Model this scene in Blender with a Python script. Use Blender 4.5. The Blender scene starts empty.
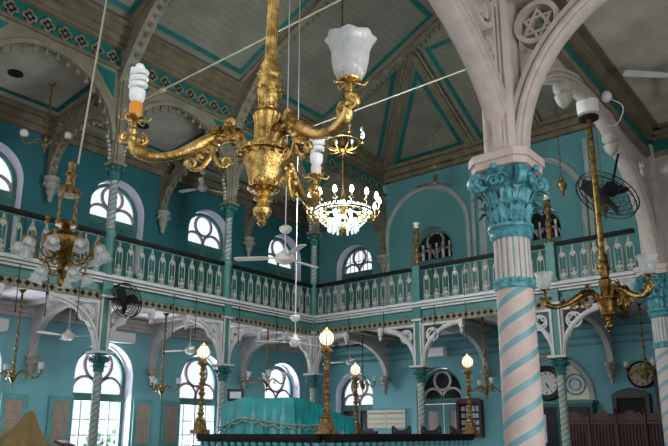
import bpy, bmesh, math, random
from math import pi, sin, cos, radians, sqrt, atan2
from mathutils import Vector, Matrix
random.seed(7)
SC = bpy.context.scene
COL = SC.collection

# ------------------------------------------------------------------ materials
def srgb(r, g, b):
    f = lambda v: (v/255/12.92) if v/255 <= .04045 else ((v/255+.055)/1.055)**2.4
    return (f(r), f(g), f(b), 1)

def mat(name, col, rough=.6, metal=0, var=.12, scale=3.0, bump=0, bscale=40, emit=0, ecol=None, spec=.4, alpha=None, trans=0, detail=4, dark=None):
    m = bpy.data.materials.new(name); m.use_nodes = True
    nt = m.node_tree; b = nt.nodes['Principled BSDF']
    c = srgb(*col)
    b.inputs['Roughness'].default_value = rough
    b.inputs['Metallic'].default_value = metal
    b.inputs['Specular IOR Level'].default_value = spec
    tc = nt.nodes.new('ShaderNodeTexCoord')
    n = nt.nodes.new('ShaderNodeTexNoise'); n.inputs['Scale'].default_value = scale; n.inputs['Detail'].default_value = detail
    nt.links.new(tc.outputs['Object'], n.inputs['Vector'])
    r = nt.nodes.new('ShaderNodeValToRGB')
    lo = [v*(1-var*1.6) for v in c[:3]] if dark is None else srgb(*dark)[:3]
    hi = [min(1, v*(1+var)) for v in c[:3]]
    r.color_ramp.elements[0].position = .35; r.color_ramp.elements[1].position = .65
    r.color_ramp.elements[0].color = (*lo, 1); r.color_ramp.elements[1].color = (*hi, 1)
    nt.links.new(n.outputs['Fac'], r.inputs['Fac'])
    nt.links.new(r.outputs['Color'], b.inputs['Base Color'])
    if bump:
        n2 = nt.nodes.new('ShaderNodeTexNoise'); n2.inputs['Scale'].default_value = bscale
        nt.links.new(tc.outputs['Object'], n2.inputs['Vector'])
        bp = nt.nodes.new('ShaderNodeBump'); bp.inputs['Strength'].default_value = bump; bp.inputs['Distance'].default_value = .02
        nt.links.new(n2.outputs['Fac'], bp.inputs['Height']); nt.links.new(bp.outputs['Normal'], b.inputs['Normal'])
    if emit:
        b.inputs['Emission Color'].default_value = srgb(*(ecol or col)); b.inputs['Emission Strength'].default_value = emit
    if trans: b.inputs['Transmission Weight'].default_value = trans
    if alpha is not None: b.inputs['Alpha'].default_value = alpha
    return m

def planks(name, col, width, axis, rough=.7, line=.6):
    m = mat(name, col, rough, var=.12, scale=1.2)
    nt = m.node_tree; b = nt.nodes['Principled BSDF']
    tc = nt.nodes['Texture Coordinate']
    sep = nt.nodes.new('ShaderNodeSeparateXYZ'); nt.links.new(tc.outputs['Object'], sep.inputs[0])
    mu = nt.nodes.new('ShaderNodeMath'); mu.operation = 'MULTIPLY'; mu.inputs[1].default_value = 1/width
    nt.links.new(sep.outputs[axis], mu.inputs[0])
    fr = nt.nodes.new('ShaderNodeMath'); fr.operation = 'FRACT'; nt.links.new(mu.outputs[0], fr.inputs[0])
    gt = nt.nodes.new('ShaderNodeMath'); gt.operation = 'GREATER_THAN'; gt.inputs[1].default_value = .93; nt.links.new(fr.outputs[0], gt.inputs[0])
    mx = nt.nodes.new('ShaderNodeMix'); mx.data_type = 'RGBA'
    old = b.inputs['Base Color'].links[0].from_socket
    nt.links.new(gt.outputs[0], mx.inputs['Factor'])
    nt.links.new(old, mx.inputs[6]); c = srgb(*col); mx.inputs[7].default_value = (c[0]*line, c[1]*line, c[2]*line, 1)
    nt.links.new(mx.outputs[2], b.inputs['Base Color'])
    return m

def glassy(name, tint, tr=.75, rough=.05):
    m = bpy.data.materials.new(name); m.use_nodes = True; nt = m.node_tree
    nt.nodes.remove(nt.nodes['Principled BSDF']); out = nt.nodes['Material Output']
    t = nt.nodes.new('ShaderNodeBsdfTransparent'); t.inputs[0].default_value = (*tint, 1)
    g = nt.nodes.new('ShaderNodeBsdfGlossy'); g.inputs['Roughness'].default_value = rough; g.inputs[0].default_value = (.9, .9, .9, 1)
    mx = nt.nodes.new('ShaderNodeMixShader'); mx.inputs[0].default_value = 1-tr
    nt.links.new(t.outputs[0], mx.inputs[1]); nt.links.new(g.outputs[0], mx.inputs[2]); nt.links.new(mx.outputs[0], out.inputs[0])
    return m

def frosted(name, col, tl=.5, clear=.25):
    m = bpy.data.materials.new(name); m.use_nodes = True; nt = m.node_tree
    nt.nodes.remove(nt.nodes['Principled BSDF']); out = nt.nodes['Material Output']
    tc = nt.nodes.new('ShaderNodeTexCoord'); n = nt.nodes.new('ShaderNodeTexNoise'); n.inputs['Scale'].default_value = 25
    nt.links.new(tc.outputs['Object'], n.inputs['Vector'])
    r = nt.nodes.new('ShaderNodeValToRGB'); c = srgb(*col)
    r.color_ramp.elements[0].color = (c[0]*.6, c[1]*.6, c[2]*.6, 1); r.color_ramp.elements[1].color = c
    nt.links.new(n.outputs['Fac'], r.inputs[0])
    d = nt.nodes.new('ShaderNodeBsdfPrincipled'); d.inputs['Roughness'].default_value = .18; nt.links.new(r.outputs[0], d.inputs['Base Color'])
    a = nt.nodes.new('ShaderNodeBsdfTranslucent'); nt.links.new(r.outputs[0], a.inputs[0])
    t = nt.nodes.new('ShaderNodeBsdfTransparent')
    m1 = nt.nodes.new('ShaderNodeMixShader'); m1.inputs[0].default_value = tl
    nt.links.new(d.outputs[0], m1.inputs[1]); nt.links.new(a.outputs[0], m1.inputs[2])
    m2 = nt.nodes.new('ShaderNodeMixShader'); m2.inputs[0].default_value = clear
    nt.links.new(m1.outputs[0], m2.inputs[1]); nt.links.new(t.outputs[0], m2.inputs[2])
    nt.links.new(m2.outputs[0], out.inputs[0])
    return m

M = {}
M['wall_up'] = mat('teal_wall_upper', (38, 98, 104), .75, var=.10, scale=.7, bump=.15, bscale=12)
M['wall_far_low'] = mat('pale_blue_wall_far', (108, 164, 172), .7, var=.08, scale=.6, bump=.1, bscale=12)
M['wall_low'] = mat('lit_blue_wall_lower', (124, 182, 190), .7, var=.07, scale=.7, bump=.1, bscale=12)  # paler than the upper wall: light on it is put into the colour
M['wall_far'] = mat('blue_wall_far', (86, 136, 138), .7, var=.08, scale=.6, bump=.1, bscale=12)
M['reveal'] = mat('pale_reveal_paint', (222, 216, 230), .8, var=.06, scale=2)
M['arch_paint'] = mat('grey_arch_paint', (150, 158, 152), .7, var=.08, scale=2)
M['teal'] = mat('teal_paint', (66, 112, 106), .5, var=.1, scale=4)
M['teal_dk'] = mat('dark_teal_paint', (16, 96, 90), .6, var=.1, scale=4)
M['teal_cap'] = mat('turquoise_capital_paint', (74, 138, 146), .5, var=.28, scale=14)  # strong tone noise puts crevice shade into the capital colour
M['cap_sm'] = mat('green_capital_paint', (34, 100, 96), .5, var=.25, scale=14)
M['cream'] = mat('cream_paint', (156, 152, 140), .55, var=.12, scale=5)
M['white'] = mat('off_white_paint', (184, 178, 176), .55, var=.08, scale=4)
M['pink'] = mat('pinkish_white_stone', (182, 164, 156), .65, var=.06, scale=5, bump=.1, bscale=50)
M['pier'] = mat('worn_white_stone', (176, 162, 154), .7, var=.07, scale=6, bump=.12, bscale=40)
M['beige'] = mat('brown_grey_timber', (112, 99, 78), .65, var=.15, scale=4)
M['beige_l'] = mat('grey_timber', (122, 112, 94), .65, var=.14, scale=4)
M['ceil'] = planks('grey_ceiling_boards', (120, 114, 101), .16, 1)
M['ceil_x'] = planks('grey_ceiling_boards_cross', (120, 114, 101), .16, 0)
M['ceil_aisle'] = mat('grey_aisle_plaster', (196, 188, 174), .8, var=.12, scale=1.5)
M['ceil_gal'] = mat('grey_gallery_plaster', (156, 147, 135), .8, var=.12, scale=1.2)
M['ceil_under'] = mat('pale_gallery_underside', (226, 216, 222), .8, var=.06, scale=1.5)
M['brown'] = mat('dark_handrail_wood', (26, 19, 18), .6, var=.2, scale=8, spec=.15)
M['wood'] = mat('dark_red_wood', (64, 34, 28), .45, var=.25, scale=9)
M['wood_b'] = mat('black_wood', (26, 20, 18), .4, var=.2, scale=9)
M['gold'] = mat('gilded_metal', (204, 170, 104), .36, 1, var=.2, scale=14, bump=.4, bscale=60, dark=(142, 108, 56))
M['brass'] = mat('old_brass', (140, 110, 60), .4, 1, var=.3, scale=14, bump=.2, bscale=60, dark=(82, 60, 30))
M['brass_pt'] = mat('brass_paint', (134, 106, 60), .45, .5, var=.3, scale=18, dark=(72, 54, 30))
M['iron'] = mat('dark_iron', (26, 26, 28), .45, .4, var=.2)
M['lightwood'] = mat('louvre_wood', (206, 184, 170), .6, var=.1, scale=6)
M['fan'] = mat('cream_fan_enamel', (214, 208, 200), .35, var=.05)
M['plastic'] = mat('white_plastic', (222, 222, 220), .35, var=.03)
M['orange'] = mat('orange_socket', (232, 148, 40), .5, var=.1)
M['glassw'] = glassy('window_glass', (.93, .95, .97), .93)
M['tulip'] = frosted('frosted_shade_glass', (226, 226, 222), .45, .15)
M['crystal'] = frosted('cut_glass', (216, 220, 216), .35, .45)
M['globe'] = mat('lit_globe_glass', (255, 244, 214), .3, var=.03, emit=1.0, ecol=(255, 240, 205))
M['bulb'] = mat('lit_bulb', (240, 255, 255), .3, var=.02, emit=14, ecol=(226, 252, 255))
M['bulb_off'] = mat('white_bulb', (232, 232, 232), .3, var=.03)
M['cloth'] = mat('turquoise_satin', (16, 138, 140), .4, var=.15, scale=5, spec=.6)
M['gold_thread'] = mat('silver_braid', (150, 176, 160), .4, .3, var=.4, scale=60)
M['khaki'] = mat('khaki_cloth', (104, 86, 48), .85, var=.14, scale=6)
M['board'] = mat('cream_board', (206, 200, 178), .6, var=.04)
M['ink'] = mat('dark_lettering', (60, 56, 56), .7, var=.1)
M['paper'] = mat('pale_print', (186, 190, 200), .5, var=.12, scale=20)
M['dial'] = mat('clock_dial', (206, 204, 196), .4, var=.05)
M['goldial'] = mat('tan_clock_dial', (150, 136, 100), .4, var=.2, scale=12)
M['darkglass'] = mat('dark_window_glass', (24, 30, 32), .15, var=.1)
M['curtain'] = mat('pale_pink_curtain', (186, 170, 168), .8, var=.08)
M['mullion'] = mat('mauve_mullion_paint', (150, 136, 144), .7, var=.06)
M['shaft_teal'] = mat('pale_shaft_teal', (98, 130, 124), .5, var=.08)
M['shutter_teal'] = mat('shutter_teal_paint', (104, 160, 160), .5, var=.06)
M['stripe'] = mat('greyed_turquoise_stripe', (104, 146, 152), .5, var=.08)
M['floor'] = planks('dark_stone_floor', (94, 90, 86), .6, 0)
M['rope'] = mat('pale_rope', (176, 166, 146), .8, var=.1)
M['cord'] = mat('dark_cord', (26, 30, 30), .8, var=.1)
M['leaf'] = mat('garden_leaf', (110, 150, 90), .7, var=.3, scale=6)
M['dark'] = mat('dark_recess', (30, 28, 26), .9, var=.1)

# ------------------------------------------------------------------ mesh builder
def frame(origin, ax, ay, az):
    m = Matrix.Identity(4)
    for i, a in enumerate((ax, ay, az)):
        for k in range(3): m[k][i] = a[k]
    for k in range(3): m[k][3] = origin[k]
    return m
def MXZ(o=(0, 0, 0)): return frame(o, (1, 0, 0), (0, 0, 1), (0, -1, 0))   # a -> +X, b -> +Z, thickness along Y
def MYZ(o=(0, 0, 0)): return frame(o, (0, 1, 0), (0, 0, 1), (1, 0, 0))    # a -> +Y, b -> +Z, thickness along X
def T(x, y, z): return Matrix.Translation((x, y, z))
def RZ(a): return Matrix.Rotation(a, 4, 'Z')
I4 = Matrix.Identity(4)

class MB:
    def __init__(s): s.bm = bmesh.new(); s.mats = []; s.cur = 0; s.mx = I4
    def m(s, name):
        mm = M[name]
        if mm not in s.mats: s.mats.append(mm)
        s.cur = s.mats.index(mm); return s
    def at(s, mx): s.mx = mx; return s
    def vs(s, pts, mx=None):
        mx = s.mx @ mx if mx is not None else s.mx
        return [s.bm.verts.new(mx @ Vector(p)) for p in pts]
    def face(s, vs):
        try:
            f = s.bm.faces.new(vs); f.material_index = s.cur; f.smooth = True; return f
        except ValueError: return None
    def poly(s, pts): return s.face(s.vs(pts))
    def box(s, c, d, mx=None, taper=1.0):
        x, y, z = d[0]/2, d[1]/2, d[2]/2
        P = []
        for k, t in ((-1, 1), (1, taper)):
            for a, b in ((-1, -1), (1, -1), (1, 1), (-1, 1)): P.append((c[0]+a*x*t, c[1]+b*y*t, c[2]+k*z))
        v = s.vs(P, mx)
        for q in ((3, 2, 1, 0), (4, 5, 6, 7), (0, 1, 5, 4), (1, 2, 6, 5), (2, 3, 7, 6), (3, 0, 4, 7)): s.face([v[i] for i in q])
        return s
    def bar(s, a, b, w, h=None, up=(0, 0, 1)):
        a, b = Vector(a), Vector(b); d = b-a; L = d.length; z = d.normalized(); u = Vector(up)
        if abs(z.dot(u)) > .98: u = Vector((1, 0, 0))
        x = u.cross(z).normalized(); y = z.cross(x)
        return s.box((0, 0, L/2), (w, h or w, L), frame(a, x, y, z))
    def lathe(s, prof, n=16, mx=None, ruff=None):
        rings = []
        for r, z in prof:
            if r < 1e-5: rings.append(s.vs([(0, 0, z)], mx))
            else: rings.append(s.vs([(r*cos(2*pi*i/n), r*sin(2*pi*i/n), z) for i in range(n)], mx))
        for A, B in zip(rings, rings[1:]):
            if len(A) == 1 and len(B) == 1: continue
            for i in range(n):
                j = (i+1) % n
                if len(A) == 1: s.face([A[0], B[j], B[i]][::-1])
                elif len(B) == 1: s.face([A[i], A[j], B[0]])
                else: s.face([A[i], A[j], B[j], B[i]])
        if len(rings[0]) > 1: s.face(rings[0][::-1])
        if len(rings[-1]) > 1: s.face(rings[-1])
        return s
    def shell(s, prof, n=24, mx=None, lobes=0, amp=0, a0=0):       # open surface, ruffled towards its end
        rings = []; K = len(prof)-1
        for k, (r, z) in enumerate(prof):
            t = (k/K)**2
            rings.append(s.vs([(r*(1+amp*t*cos(lobes*q))*cos(q), r*(1+amp*t*cos(lobes*q))*sin(q), z+amp*.5*r*t*cos(lobes*q)) for q in [2*pi*i/n for i in range(n)]], mx))
        for A, B in zip(rings, rings[1:]):
            for i in range(n): s.face([A[i], A[(i+1) % n], B[(i+1) % n], B[i]])
        return s
    def tube(s, pts, r, n=8, mx=None, caps=True):
        pts = [Vector(p) for p in pts]
        rs = r if isinstance(r, (list, tuple)) else [r]*len(pts)
        u = None; rings = []
        for i, p in enumerate(pts):
            t = (pts[min(i+1, len(pts)-1)]-pts[max(i-1, 0)]).normalized()
            if u is None:
                u = Vector((0, 0, 1)) if abs(t.z) < .9 else Vector((1, 0, 0))
            x = (u - t*u.dot(t)).normalized(); u = x; y = t.cross(x)
            rings.append(s.vs([p+(x*cos(2*pi*k/n)+y*sin(2*pi*k/n))*rs[i] for k in range(n)], mx))
        for A, B in zip(rings, rings[1:]):
            for k in range(n): s.face([A[k], A[(k+1) % n], B[(k+1) % n], B[k]])
        if caps: s.face(rings[0][::-1]); s.face(rings[-1])
        return s
    def sweep(s, pts, prof, nrm, mx=None, closed=False):            # prof (a along in-plane normal, b along nrm)
        pts = [Vector(p) for p in pts]; N = Vector(nrm).normalized(); rings = []; L = len(pts)
        for i, p in enumerate(pts):
            a = pts[(i-1) % L] if closed else pts[max(i-1, 0)]; b = pts[(i+1) % L] if closed else pts[min(i+1, L-1)]
            t = (b-a).normalized(); q = N.cross(t)
            rings.append(s.vs([p+q*u+N*v for u, v in prof], mx))
        n = len(prof)
        pairs = list(zip(rings, rings[1:])) + ([(rings[-1], rings[0])] if closed else [])
        for A, B in pairs:
            for k in range(n): s.face([A[k], B[k], B[(k+1) % n], A[(k+1) % n]])
        if not closed: s.face(rings[0]); s.face(rings[-1][::-1])
        return s
    def plate(s, outline, thick, mx=None, holes=(), bev=0):
        cu = bpy.data.curves.new('tmp', 'CURVE'); cu.dimensions = '2D'; cu.fill_mode = 'BOTH'; cu.extrude = max(.0005, thick/2-bev); cu.bevel_depth = bev; cu.bevel_resolution = 0
        for loop in [outline]+list(holes):
            sp = cu.splines.new('POLY'); sp.points.add(len(loop)-1); sp.use_cyclic_u = True
            for p, q in zip(sp.points, loop): p.co = (q[0], q[1], 0, 1)
        o = bpy.data.objects.new('tmp', cu)
        me = bpy.data.meshes.new_from_object(o)
        tm = bmesh.new(); tm.from_mesh(me)
        bmesh.ops.remove_doubles(tm, verts=tm.verts, dist=1e-5)
        mm = s.mx @ mx if mx is not None else s.mx
        tm.verts.index_update()
        vv = [s.bm.verts.new(mm @ v.co) for v in tm.verts]
        for f in tm.faces: s.face([vv[v.index] for v in f.verts])
        tm.free(); bpy.data.objects.remove(o); bpy.data.curves.remove(cu); bpy.data.meshes.remove(me)
        return s
    def ball(s, c, r, n=10, mx=None, sz=1.0):
        k = max(4, n//2)
        return s.lathe([(r*sin(pi*i/k), -r*sz*cos(pi*i/k)) for i in range(k+1)], n, (mx if mx is not None else I4) @ T(*c))
    def mesh(s, name, angle=40):
        bmesh.ops.recalc_face_normals(s.bm, faces=s.bm.faces)
        me = bpy.data.meshes.new(name); s.bm.to_mesh(me); s.bm.free()
        for m_ in s.mats: me.materials.append(m_)
        me.set_sharp_from_angle(angle=radians(angle))
        return me
    def build(s, name, parent=None, loc=(0, 0, 0), rz=0, label=None):
        return put(name, s.mesh(name), parent, loc, rz, label)

def put(name, me, parent=None, loc=(0, 0, 0), rz=0, label=None):
    o = bpy.data.objects.new(name, me); COL.objects.link(o); o.location = loc; o.rotation_euler = (0, 0, rz)
    if parent: o.parent = parent
    if label: o['label'] = label
    return o
def thing(name, label, cat, loc=(0, 0, 0), rz=0, group=None):
    o = bpy.data.objects.new(name, None); COL.objects.link(o); o.location = loc; o.rotation_euler = (0, 0, rz); o.empty_display_size = .1
    return tag(o, label, cat, group)
def tag(o, label, cat, group=None):
    o['label'] = label; o['category'] = cat
    if group: o['group'] = group
    return o
def struct(o):
    o['kind'] = 'structure'; return o
def sroot(name, loc=(0, 0, 0), rz=0):
    o = bpy.data.objects.new(name, None); COL.objects.link(o); o.location = loc; o.rotation_euler = (0, 0, rz); o['kind'] = 'structure'; return o
def dup(root, loc, rz, label, group=None):
    r = root.copy(); COL.objects.link(r); r.location = loc; r.rotation_euler = (0, 0, rz); r['label'] = label
    if group: r['group'] = group
    def rec(a, b):
        for ch in list(a.children):
            if ch.parent is not a: continue
            c = ch.copy(); COL.objects.link(c); c.parent = b; rec(ch, c)
    rec(root, r)
    return r

def circ(cx, cy, r, n=20, a0=0, a1=2*pi): return [(cx+r*cos(a0+(a1-a0)*i/n), cy+r*sin(a0+(a1-a0)*i/n)) for i in range(n if abs(a1-a0-2*pi) < 1e-6 else n+1)]
def rect(x0, y0, x1, y1): return [(x0, y0), (x1, y0), (x1, y1), (x0, y1)]
def arched(cx, w, z0, zs, n=20): return [(cx-w, z0), (cx+w, z0)] + [(cx+w*cos(pi*i/n), zs+w*sin(pi*i/n)) for i in range(n+1)]
def quatre(cx, cy, r, n=6):
    out = []
    for k in range(4):
        a = k*pi/2
        out += [(cx+r*.55*cos(a)+r*.45*cos(a-pi*.62+pi*1.24*i/n), cy+r*.55*sin(a)+r*.45*sin(a-pi*.62+pi*1.24*i/n)) for i in range(n+1)]
    return out
def smooth(pts, k=6):                                              # Catmull-Rom through the points
    pts = [Vector(p) for p in pts]; out = []
    P = [pts[0]*2-pts[1]]+pts+[pts[-1]*2-pts[-2]]
    for i in range(1, len(P)-2):
        a, b, c, d = P[i-1:i+3]
        for j in range(k):
            t = j/k
            out.append(.5*((2*b)+(c-a)*t+(2*a-5*b+4*c-d)*t*t+(3*b-a-3*c+d)*t**3))
    out.append(pts[-1]); return out
def spiral(cx, cy, r, turns=1.5, a0=0, n=22, sgn=1, r1=.2): return [(cx+r*(1-(1-r1)*i/n)*cos(a0+sgn*2*pi*turns*i/n), cy+r*(1-(1-r1)*i/n)*sin(a0+sgn*2*pi*turns*i/n)) for i in range(n+1)]
# ------------------------------------------------------------------ key dimensions (metres; camera at the origin, X along the left wall, Y along the far wall)
V0, VL = 12.93, 16.01          # left gallery front, left wall
U0, UF = 15.0, 18.89           # far gallery front, far wall
S, SR = 3.515, 3.69            # post spacing
LP = [U0-3*S, U0-2*S, U0-S, U0]
FP = [V0, V0-SR, V0-2*SR]
ZG, ZR = 4.95, 5.95            # gallery floor, handrail top
VC, UB = 3.31, 7.62            # arcade line, near arcade column
ZS = 5.02                      # arcade arch springing
WX = [6.47, 10.08, 13.45, 16.98]

# ------------------------------------------------------------------ floor
b = MB().m('floor'); b.box((8, 6, -.1), (24, 21, .2)); struct(b.build('floor'))

# ------------------------------------------------------------------ walls with real window openings
def wall(name, mx, outline, holes, thick, mats):
    b = MB().m(mats[0]); b.at(mx); b.plate(outline, thick, None, holes); return struct(b.build(name))
WW = .87
wl = [arched(x, WW, 1.15, 3.1) for x in [2.95]+WX]
wall('wall_left', MXZ((0, VL+.25, 0)), rect(1, 0, UF+.5, 4.9), wl, .5, ['wall_low'])
wu = [arched(x, WW, 6.0, 7.76) for x in [2.95]+WX]
wall('wall_left_upper', MXZ((0, VL+.25, 0)), rect(1, 4.9, UF+.5, 10.2), wu, .5, ['wall_up'])
FW = [14.35, 11.1]
fl = [arched(14.4, .82, 1.1, 2.88), arched(11.0, .82, .05, 2.86)]
wall('wall_far', MYZ((UF+.25, 0, 0)), rect(-3, 0, VL+.5, 4.9), fl, .5, ['wall_far_low'])
fu = [arched(14.35, .82, 6.0, 7.55), arched(11.1, .82, 6.0, 7.6), arched(7.45, .82, 6.0, 7.6)]
wall('wall_far_upper', MYZ((UF+.25, 0, 0)), rect(-3, 4.9, VL+.5, 10.9), fu, .5, ['wall_far'])

# pale linings of the openings (set in the reveals)
def lining(b, cx, w, z0, zs, y0, y1, mxf):
    loop = arched(cx, w-.004, z0, zs, 24)
    A = [mxf @ Vector((p[0], p[1], y0)) for p in loop]; B = [mxf @ Vector((p[0], p[1], y1)) for p in loop]
    for i in range(1, len(loop)):
        j = (i+1) % len(loop)
        b.face([b.bm.verts.new(v) for v in (A[i], A[j], B[j], B[i])])
b = MB().m('reveal')
for x in WX:
    lining(b, x, WW, 1.15, 3.1, -.01, -.42, MXZ((0, VL, 0))); lining(b, x, WW, 6.0, 7.76, -.01, -.42, MXZ((0, VL, 0)))
struct(b.build('trim_1'))
b = MB().m('reveal'); lining(b, 14.4, .82, 1.1, 2.88, .01, .42, MYZ((UF, 0, 0))); lining(b, 14.35, .82, 6, 7.55, .01, .42, MYZ((UF, 0, 0)))
b.m('arch_paint'); lining(b, 11.0, .82, .05, 2.86, .01, .42, MYZ((UF, 0, 0)))
for y in (11.1, 7.45): lining(b, y, .82, 6, 7.6, .01, .42, MYZ((UF, 0, 0)))
struct(b.build('trim_2'))

# ------------------------------------------------------------------ windows
def tracery(b, w, z0, zs, t, frame_m, bars_m):                      # a lunette of one round light, two side and two lower lobes
    b.m(frame_m)
    b.plate(arched(0, w, z0, zs, 24), t, None, [arched(0, w-.1, z0+.07, zs, 24)])
    b.m(bars_m)
    wi = w-.1; h = zs+wi-(z0+.07); rc = h*.345; cz = zs+wi-rc
    ring = lambda r, d: circ(0, cz, r+d, 28)
    b.plate(ring(rc, .036), t*.8, None, [ring(rc, -.036)])
    for s in (-1, 1):
        pts = [(s*wi/2+wi/2*cos(pi*i/18), z0+.07+h*.37*sin(pi*i/18)) for i in range(19)]
        path = [Vector((p[0], p[1], 0)) for p in pts]
        b.sweep(path, [(-.036, -t*.4), (.036, -t*.4), (.036, t*.4), (-.036, t*.4)], (0, 0, 1))
def shutter(parent, x, y, z0, z1, w, axis, name='shutter'):         # louvred leaf lying against the wall, axis 0 along X, 1 along Y
    b = MB().m('shutter_teal'); h = z1-z0
    mx = MXZ() if axis == 0 else MYZ()
    b.plate(rect(-w/2, 0, w/2, h), .05, mx, [rect(-w/2+.09, .1, w/2-.09, h-.12)], .008)
    sh = put(name, b.mesh(name), parent, (x, y, z0))
    b = MB().m('lightwood')
    n = int((h-.22)/.062)
    for i in range(n):
        z = .12+.062*i+.03
        L = w-.17
        if axis == 0: b.box((0, 0, z), (L, .03, .05), None) if False else b.at(T(0, 0, z) @ Matrix.Rotation(radians(35), 4, 'X')).box((0, 0, 0), (L, .012, .062))
        else: b.at(T(0, 0, z) @ Matrix.Rotation(radians(-35), 4, 'Y')).box((0, 0, 0), (.012, L, .062))
    put('louvre_panel', b.mesh('louvre_panel'), sh)
    return sh
nwin = [0]
def window(cx, cy, axis, z0, zl, zs, w, lower, dark=False, grille=False):
    nwin[0] += 1
    root = sroot('window_%d' % nwin[0], (cx, cy, 0), 0 if axis == 0 else -pi/2)
    g = w-.02; mx = MXZ((0, 0, 0))
    b = MB().at(mx); tracery(b, g, zl, zs, .08, 'teal', 'mullion'); b.build('window_frame', root)
    b = MB().m('darkglass' if dark else 'glassw').at(mx); b.plate(arched(0, g-.05, zl+.03, zs, 24), .006); b.build('pane', root, (0, .03, 0))
    if grille:
        b = MB().m('iron')
        for i in range(-3, 4): b.tube([(i*.2, -.05, zl+.05), (i*.2, -.05, zs+sqrt(max(.01, (g-.1)**2-(i*.2)**2)))], .014, 6)
        b.tube([(-g+.1, -.05, zl+.45), (g-.1, -.05, zl+.45)], .012, 6); b.build('grille', root)
    # transom and jambs below the lunette
    b = MB().m('teal')
    b.box((0, 0, zl-.06), (2*g, .12, .14))
    for s in (-1, 1): b.box((s*(g-.05), 0, (z0+zl)/2), (.1, .1, zl-z0))
    b.box((0, 0, z0+.05), (2*g, .14, .1)); b.build('window_frame', root)
    return root
for i, x in enumerate(WX):
    r = window(x, VL+.36, 0, 1.15, 2.56, 3.1-.05, WW, True)
    b = MB().m('white'); b.box((0, 0, 1.85), (.05, .05, 1.3))
    for s in (-1, 1):
        b.box((s*.42, 0, 1.85), (.03, .03, 1.3)); 
    for z in (1.55, 1.95): b.box((0, 0, z), (1.5, .03, .025))
    b.build('glazing_bars', r)
    b = MB().m('glassw'); b.box((0, .04, 1.86), (1.55, .006, 1.3)); b.build('pane', r)
    shutter(r, -(WW+.32), -.42, 1.2, 2.5, .62, 0); shutter(r, WW+.36, -.42, 1.2, 2.5, .62, 0)
    r = window(x, VL+.36, 0, 6.0, 7.45, 7.76-.03, WW, False)
    b = MB().m('teal')
    for s in (-1, 1): b.plate(rect(s*.39-.37, 6.1, s*.39+.37, 7.38), .05, MXZ(), [], .01)
    b.m('teal_dk')
    for s in (-1, 1):
        for z in range(18): b.box((s*.39, -.03, 6.2+z*.062), (.56, .02, .03))
    b.build('shutter', r)
# far wall openings
r = window(UF+.36, 14.4, 1, 1.1, 2.5, 2.85, .82, True)
b = MB().m('darkglass'); b.box((0, .03, 1.8), (1.5, .006, 1.3)); b.m('teal'); b.box((0, 0, 1.8), (.08, .06, 1.3)); b.build('casement', r)
r = window(UF+.36, 14.35, 1, 6.0, 7.35, 7.55, .82, False, grille=True)
b = MB().m('teal'); b.box((0, 0, 6.7), (1.5, .05, 1.2)); b.build('shutter', r)
for y in (11.1, 7.45):
    r = window(UF+.36, y, 1, 6.0, 7.3, 7.6, .82, False, dark=True, grille=True)
    b = MB().m('teal'); b.box((0, 0, 6.7), (1.5, .05, 1.15)); b.build('shutter', r)
    b = MB().m('lightwood'); 
    for k in range(5): b.box((-.5+k*.26, 0, 7.62), (.1, .012, .62))
    b.build('slat_blind', r)
# the arched door under the far gallery
root = sroot('door_1', (UF+.3, 11.0, 0), -pi/2)
b = MB().at(MXZ()); tracery(b, .8, 2.62, 2.84, .08, 'teal', 'white'); b.build('fanlight_frame', root)
b = MB().m('darkglass').at(MXZ()); b.plate(arched(0, .75, 2.64, 2.84), .006); b.build('pane', root, (0, .04, 0))
b = MB().m('teal'); b.box((0, 0, 2.58), (1.6, .12, .12)); b.build('transom', root)
for s in (-1, 1):
    b = MB().m('wall_far').at(MXZ()); b.plate(rect(s*.4-.38, .06, s*.4+.38, 2.5), .05, None, [rect(s*.4-.2, 1.0, s*.4+.2, 2.3)], .008)
    d = b.build('door_leaf', root)
    b = MB().m('curtain')
    pts = [(s*.4-.2+.02*i, .03+.008*sin(i*1.6)) for i in range(21)]
    for (x0, y0), (x1, y1) in zip(pts, pts[1:]): b.poly([(x0, y0, 1.0), (x1, y1, 1.0), (x1, y1, 2.3), (x0, y0, 2.3)])
    b.build('curtain', d)
    b = MB().m('brass'); b.ball((s*.06, -.05, 1.35), .035); b.build('door_knob', d)

# ------------------------------------------------------------------ blind arches, pilasters and cornices
def arc_rib(b, cx, w, z0, zs, prof, mx, n=28, hk=1.0):
    pts = [(cx-w, z0, 0)]+[(cx-w*cos(pi*i/n), zs+hk*w*sin(pi*i/n), 0) for i in range(n+1)]+[(cx+w, z0, 0)]
    b.at(mx).sweep(pts, prof, (0, 0, 1)); b.at(I4)
mold = [(-.09, -.0), (.09, 0), (.09, .06), (.05, .1), (-.02, .1), (-.05, .07), (-.09, .05)]
b = MB().m('arch_paint')
for y in (11.25, 7.5):
    arc_rib(b, y, 1.6, 5.0, 8.25, [(u, -v) for u, v in mold][::-1], MYZ((UF, 0, 0)))
arc_rib(b, 7.35, 1.2, .1, 2.55, [(u, -v) for u, v in mold][::-1], MYZ((UF, 0, 0)))
for y in (12.98, 9.4, 9.15, 5.7): b.box((UF-.05, y, 7.5), (.12, .12, 5.1))
struct(b.build('trim_3'))
b = MB().m('beige')
b.box((UF-.12, 8.0, 10.62), (.3, 9.9, .2)); b.box((UF-.06, 8.0, 10.45), (.16, 9.9, .16)); b.box((UF-.2, 8.0, 10.78), (.45, 9.9, .12))
struct(b.build('trim_4'))
b = MB().m('beige')
b.box((10, VL-.1, 9.42), (18, .2, .2)); b.box((10, VL-.06, 9.24), (18, .12, .18)); b.box((10, VL-.16, 9.56), (18, .34, .1))
b.box((UF-.1, 14.5, 9.42), (.2, 3.0, .2)); b.box((UF-.06, 14.5, 9.24), (.12, 3.0, .18))
struct(b.build('trim_5'))
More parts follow.
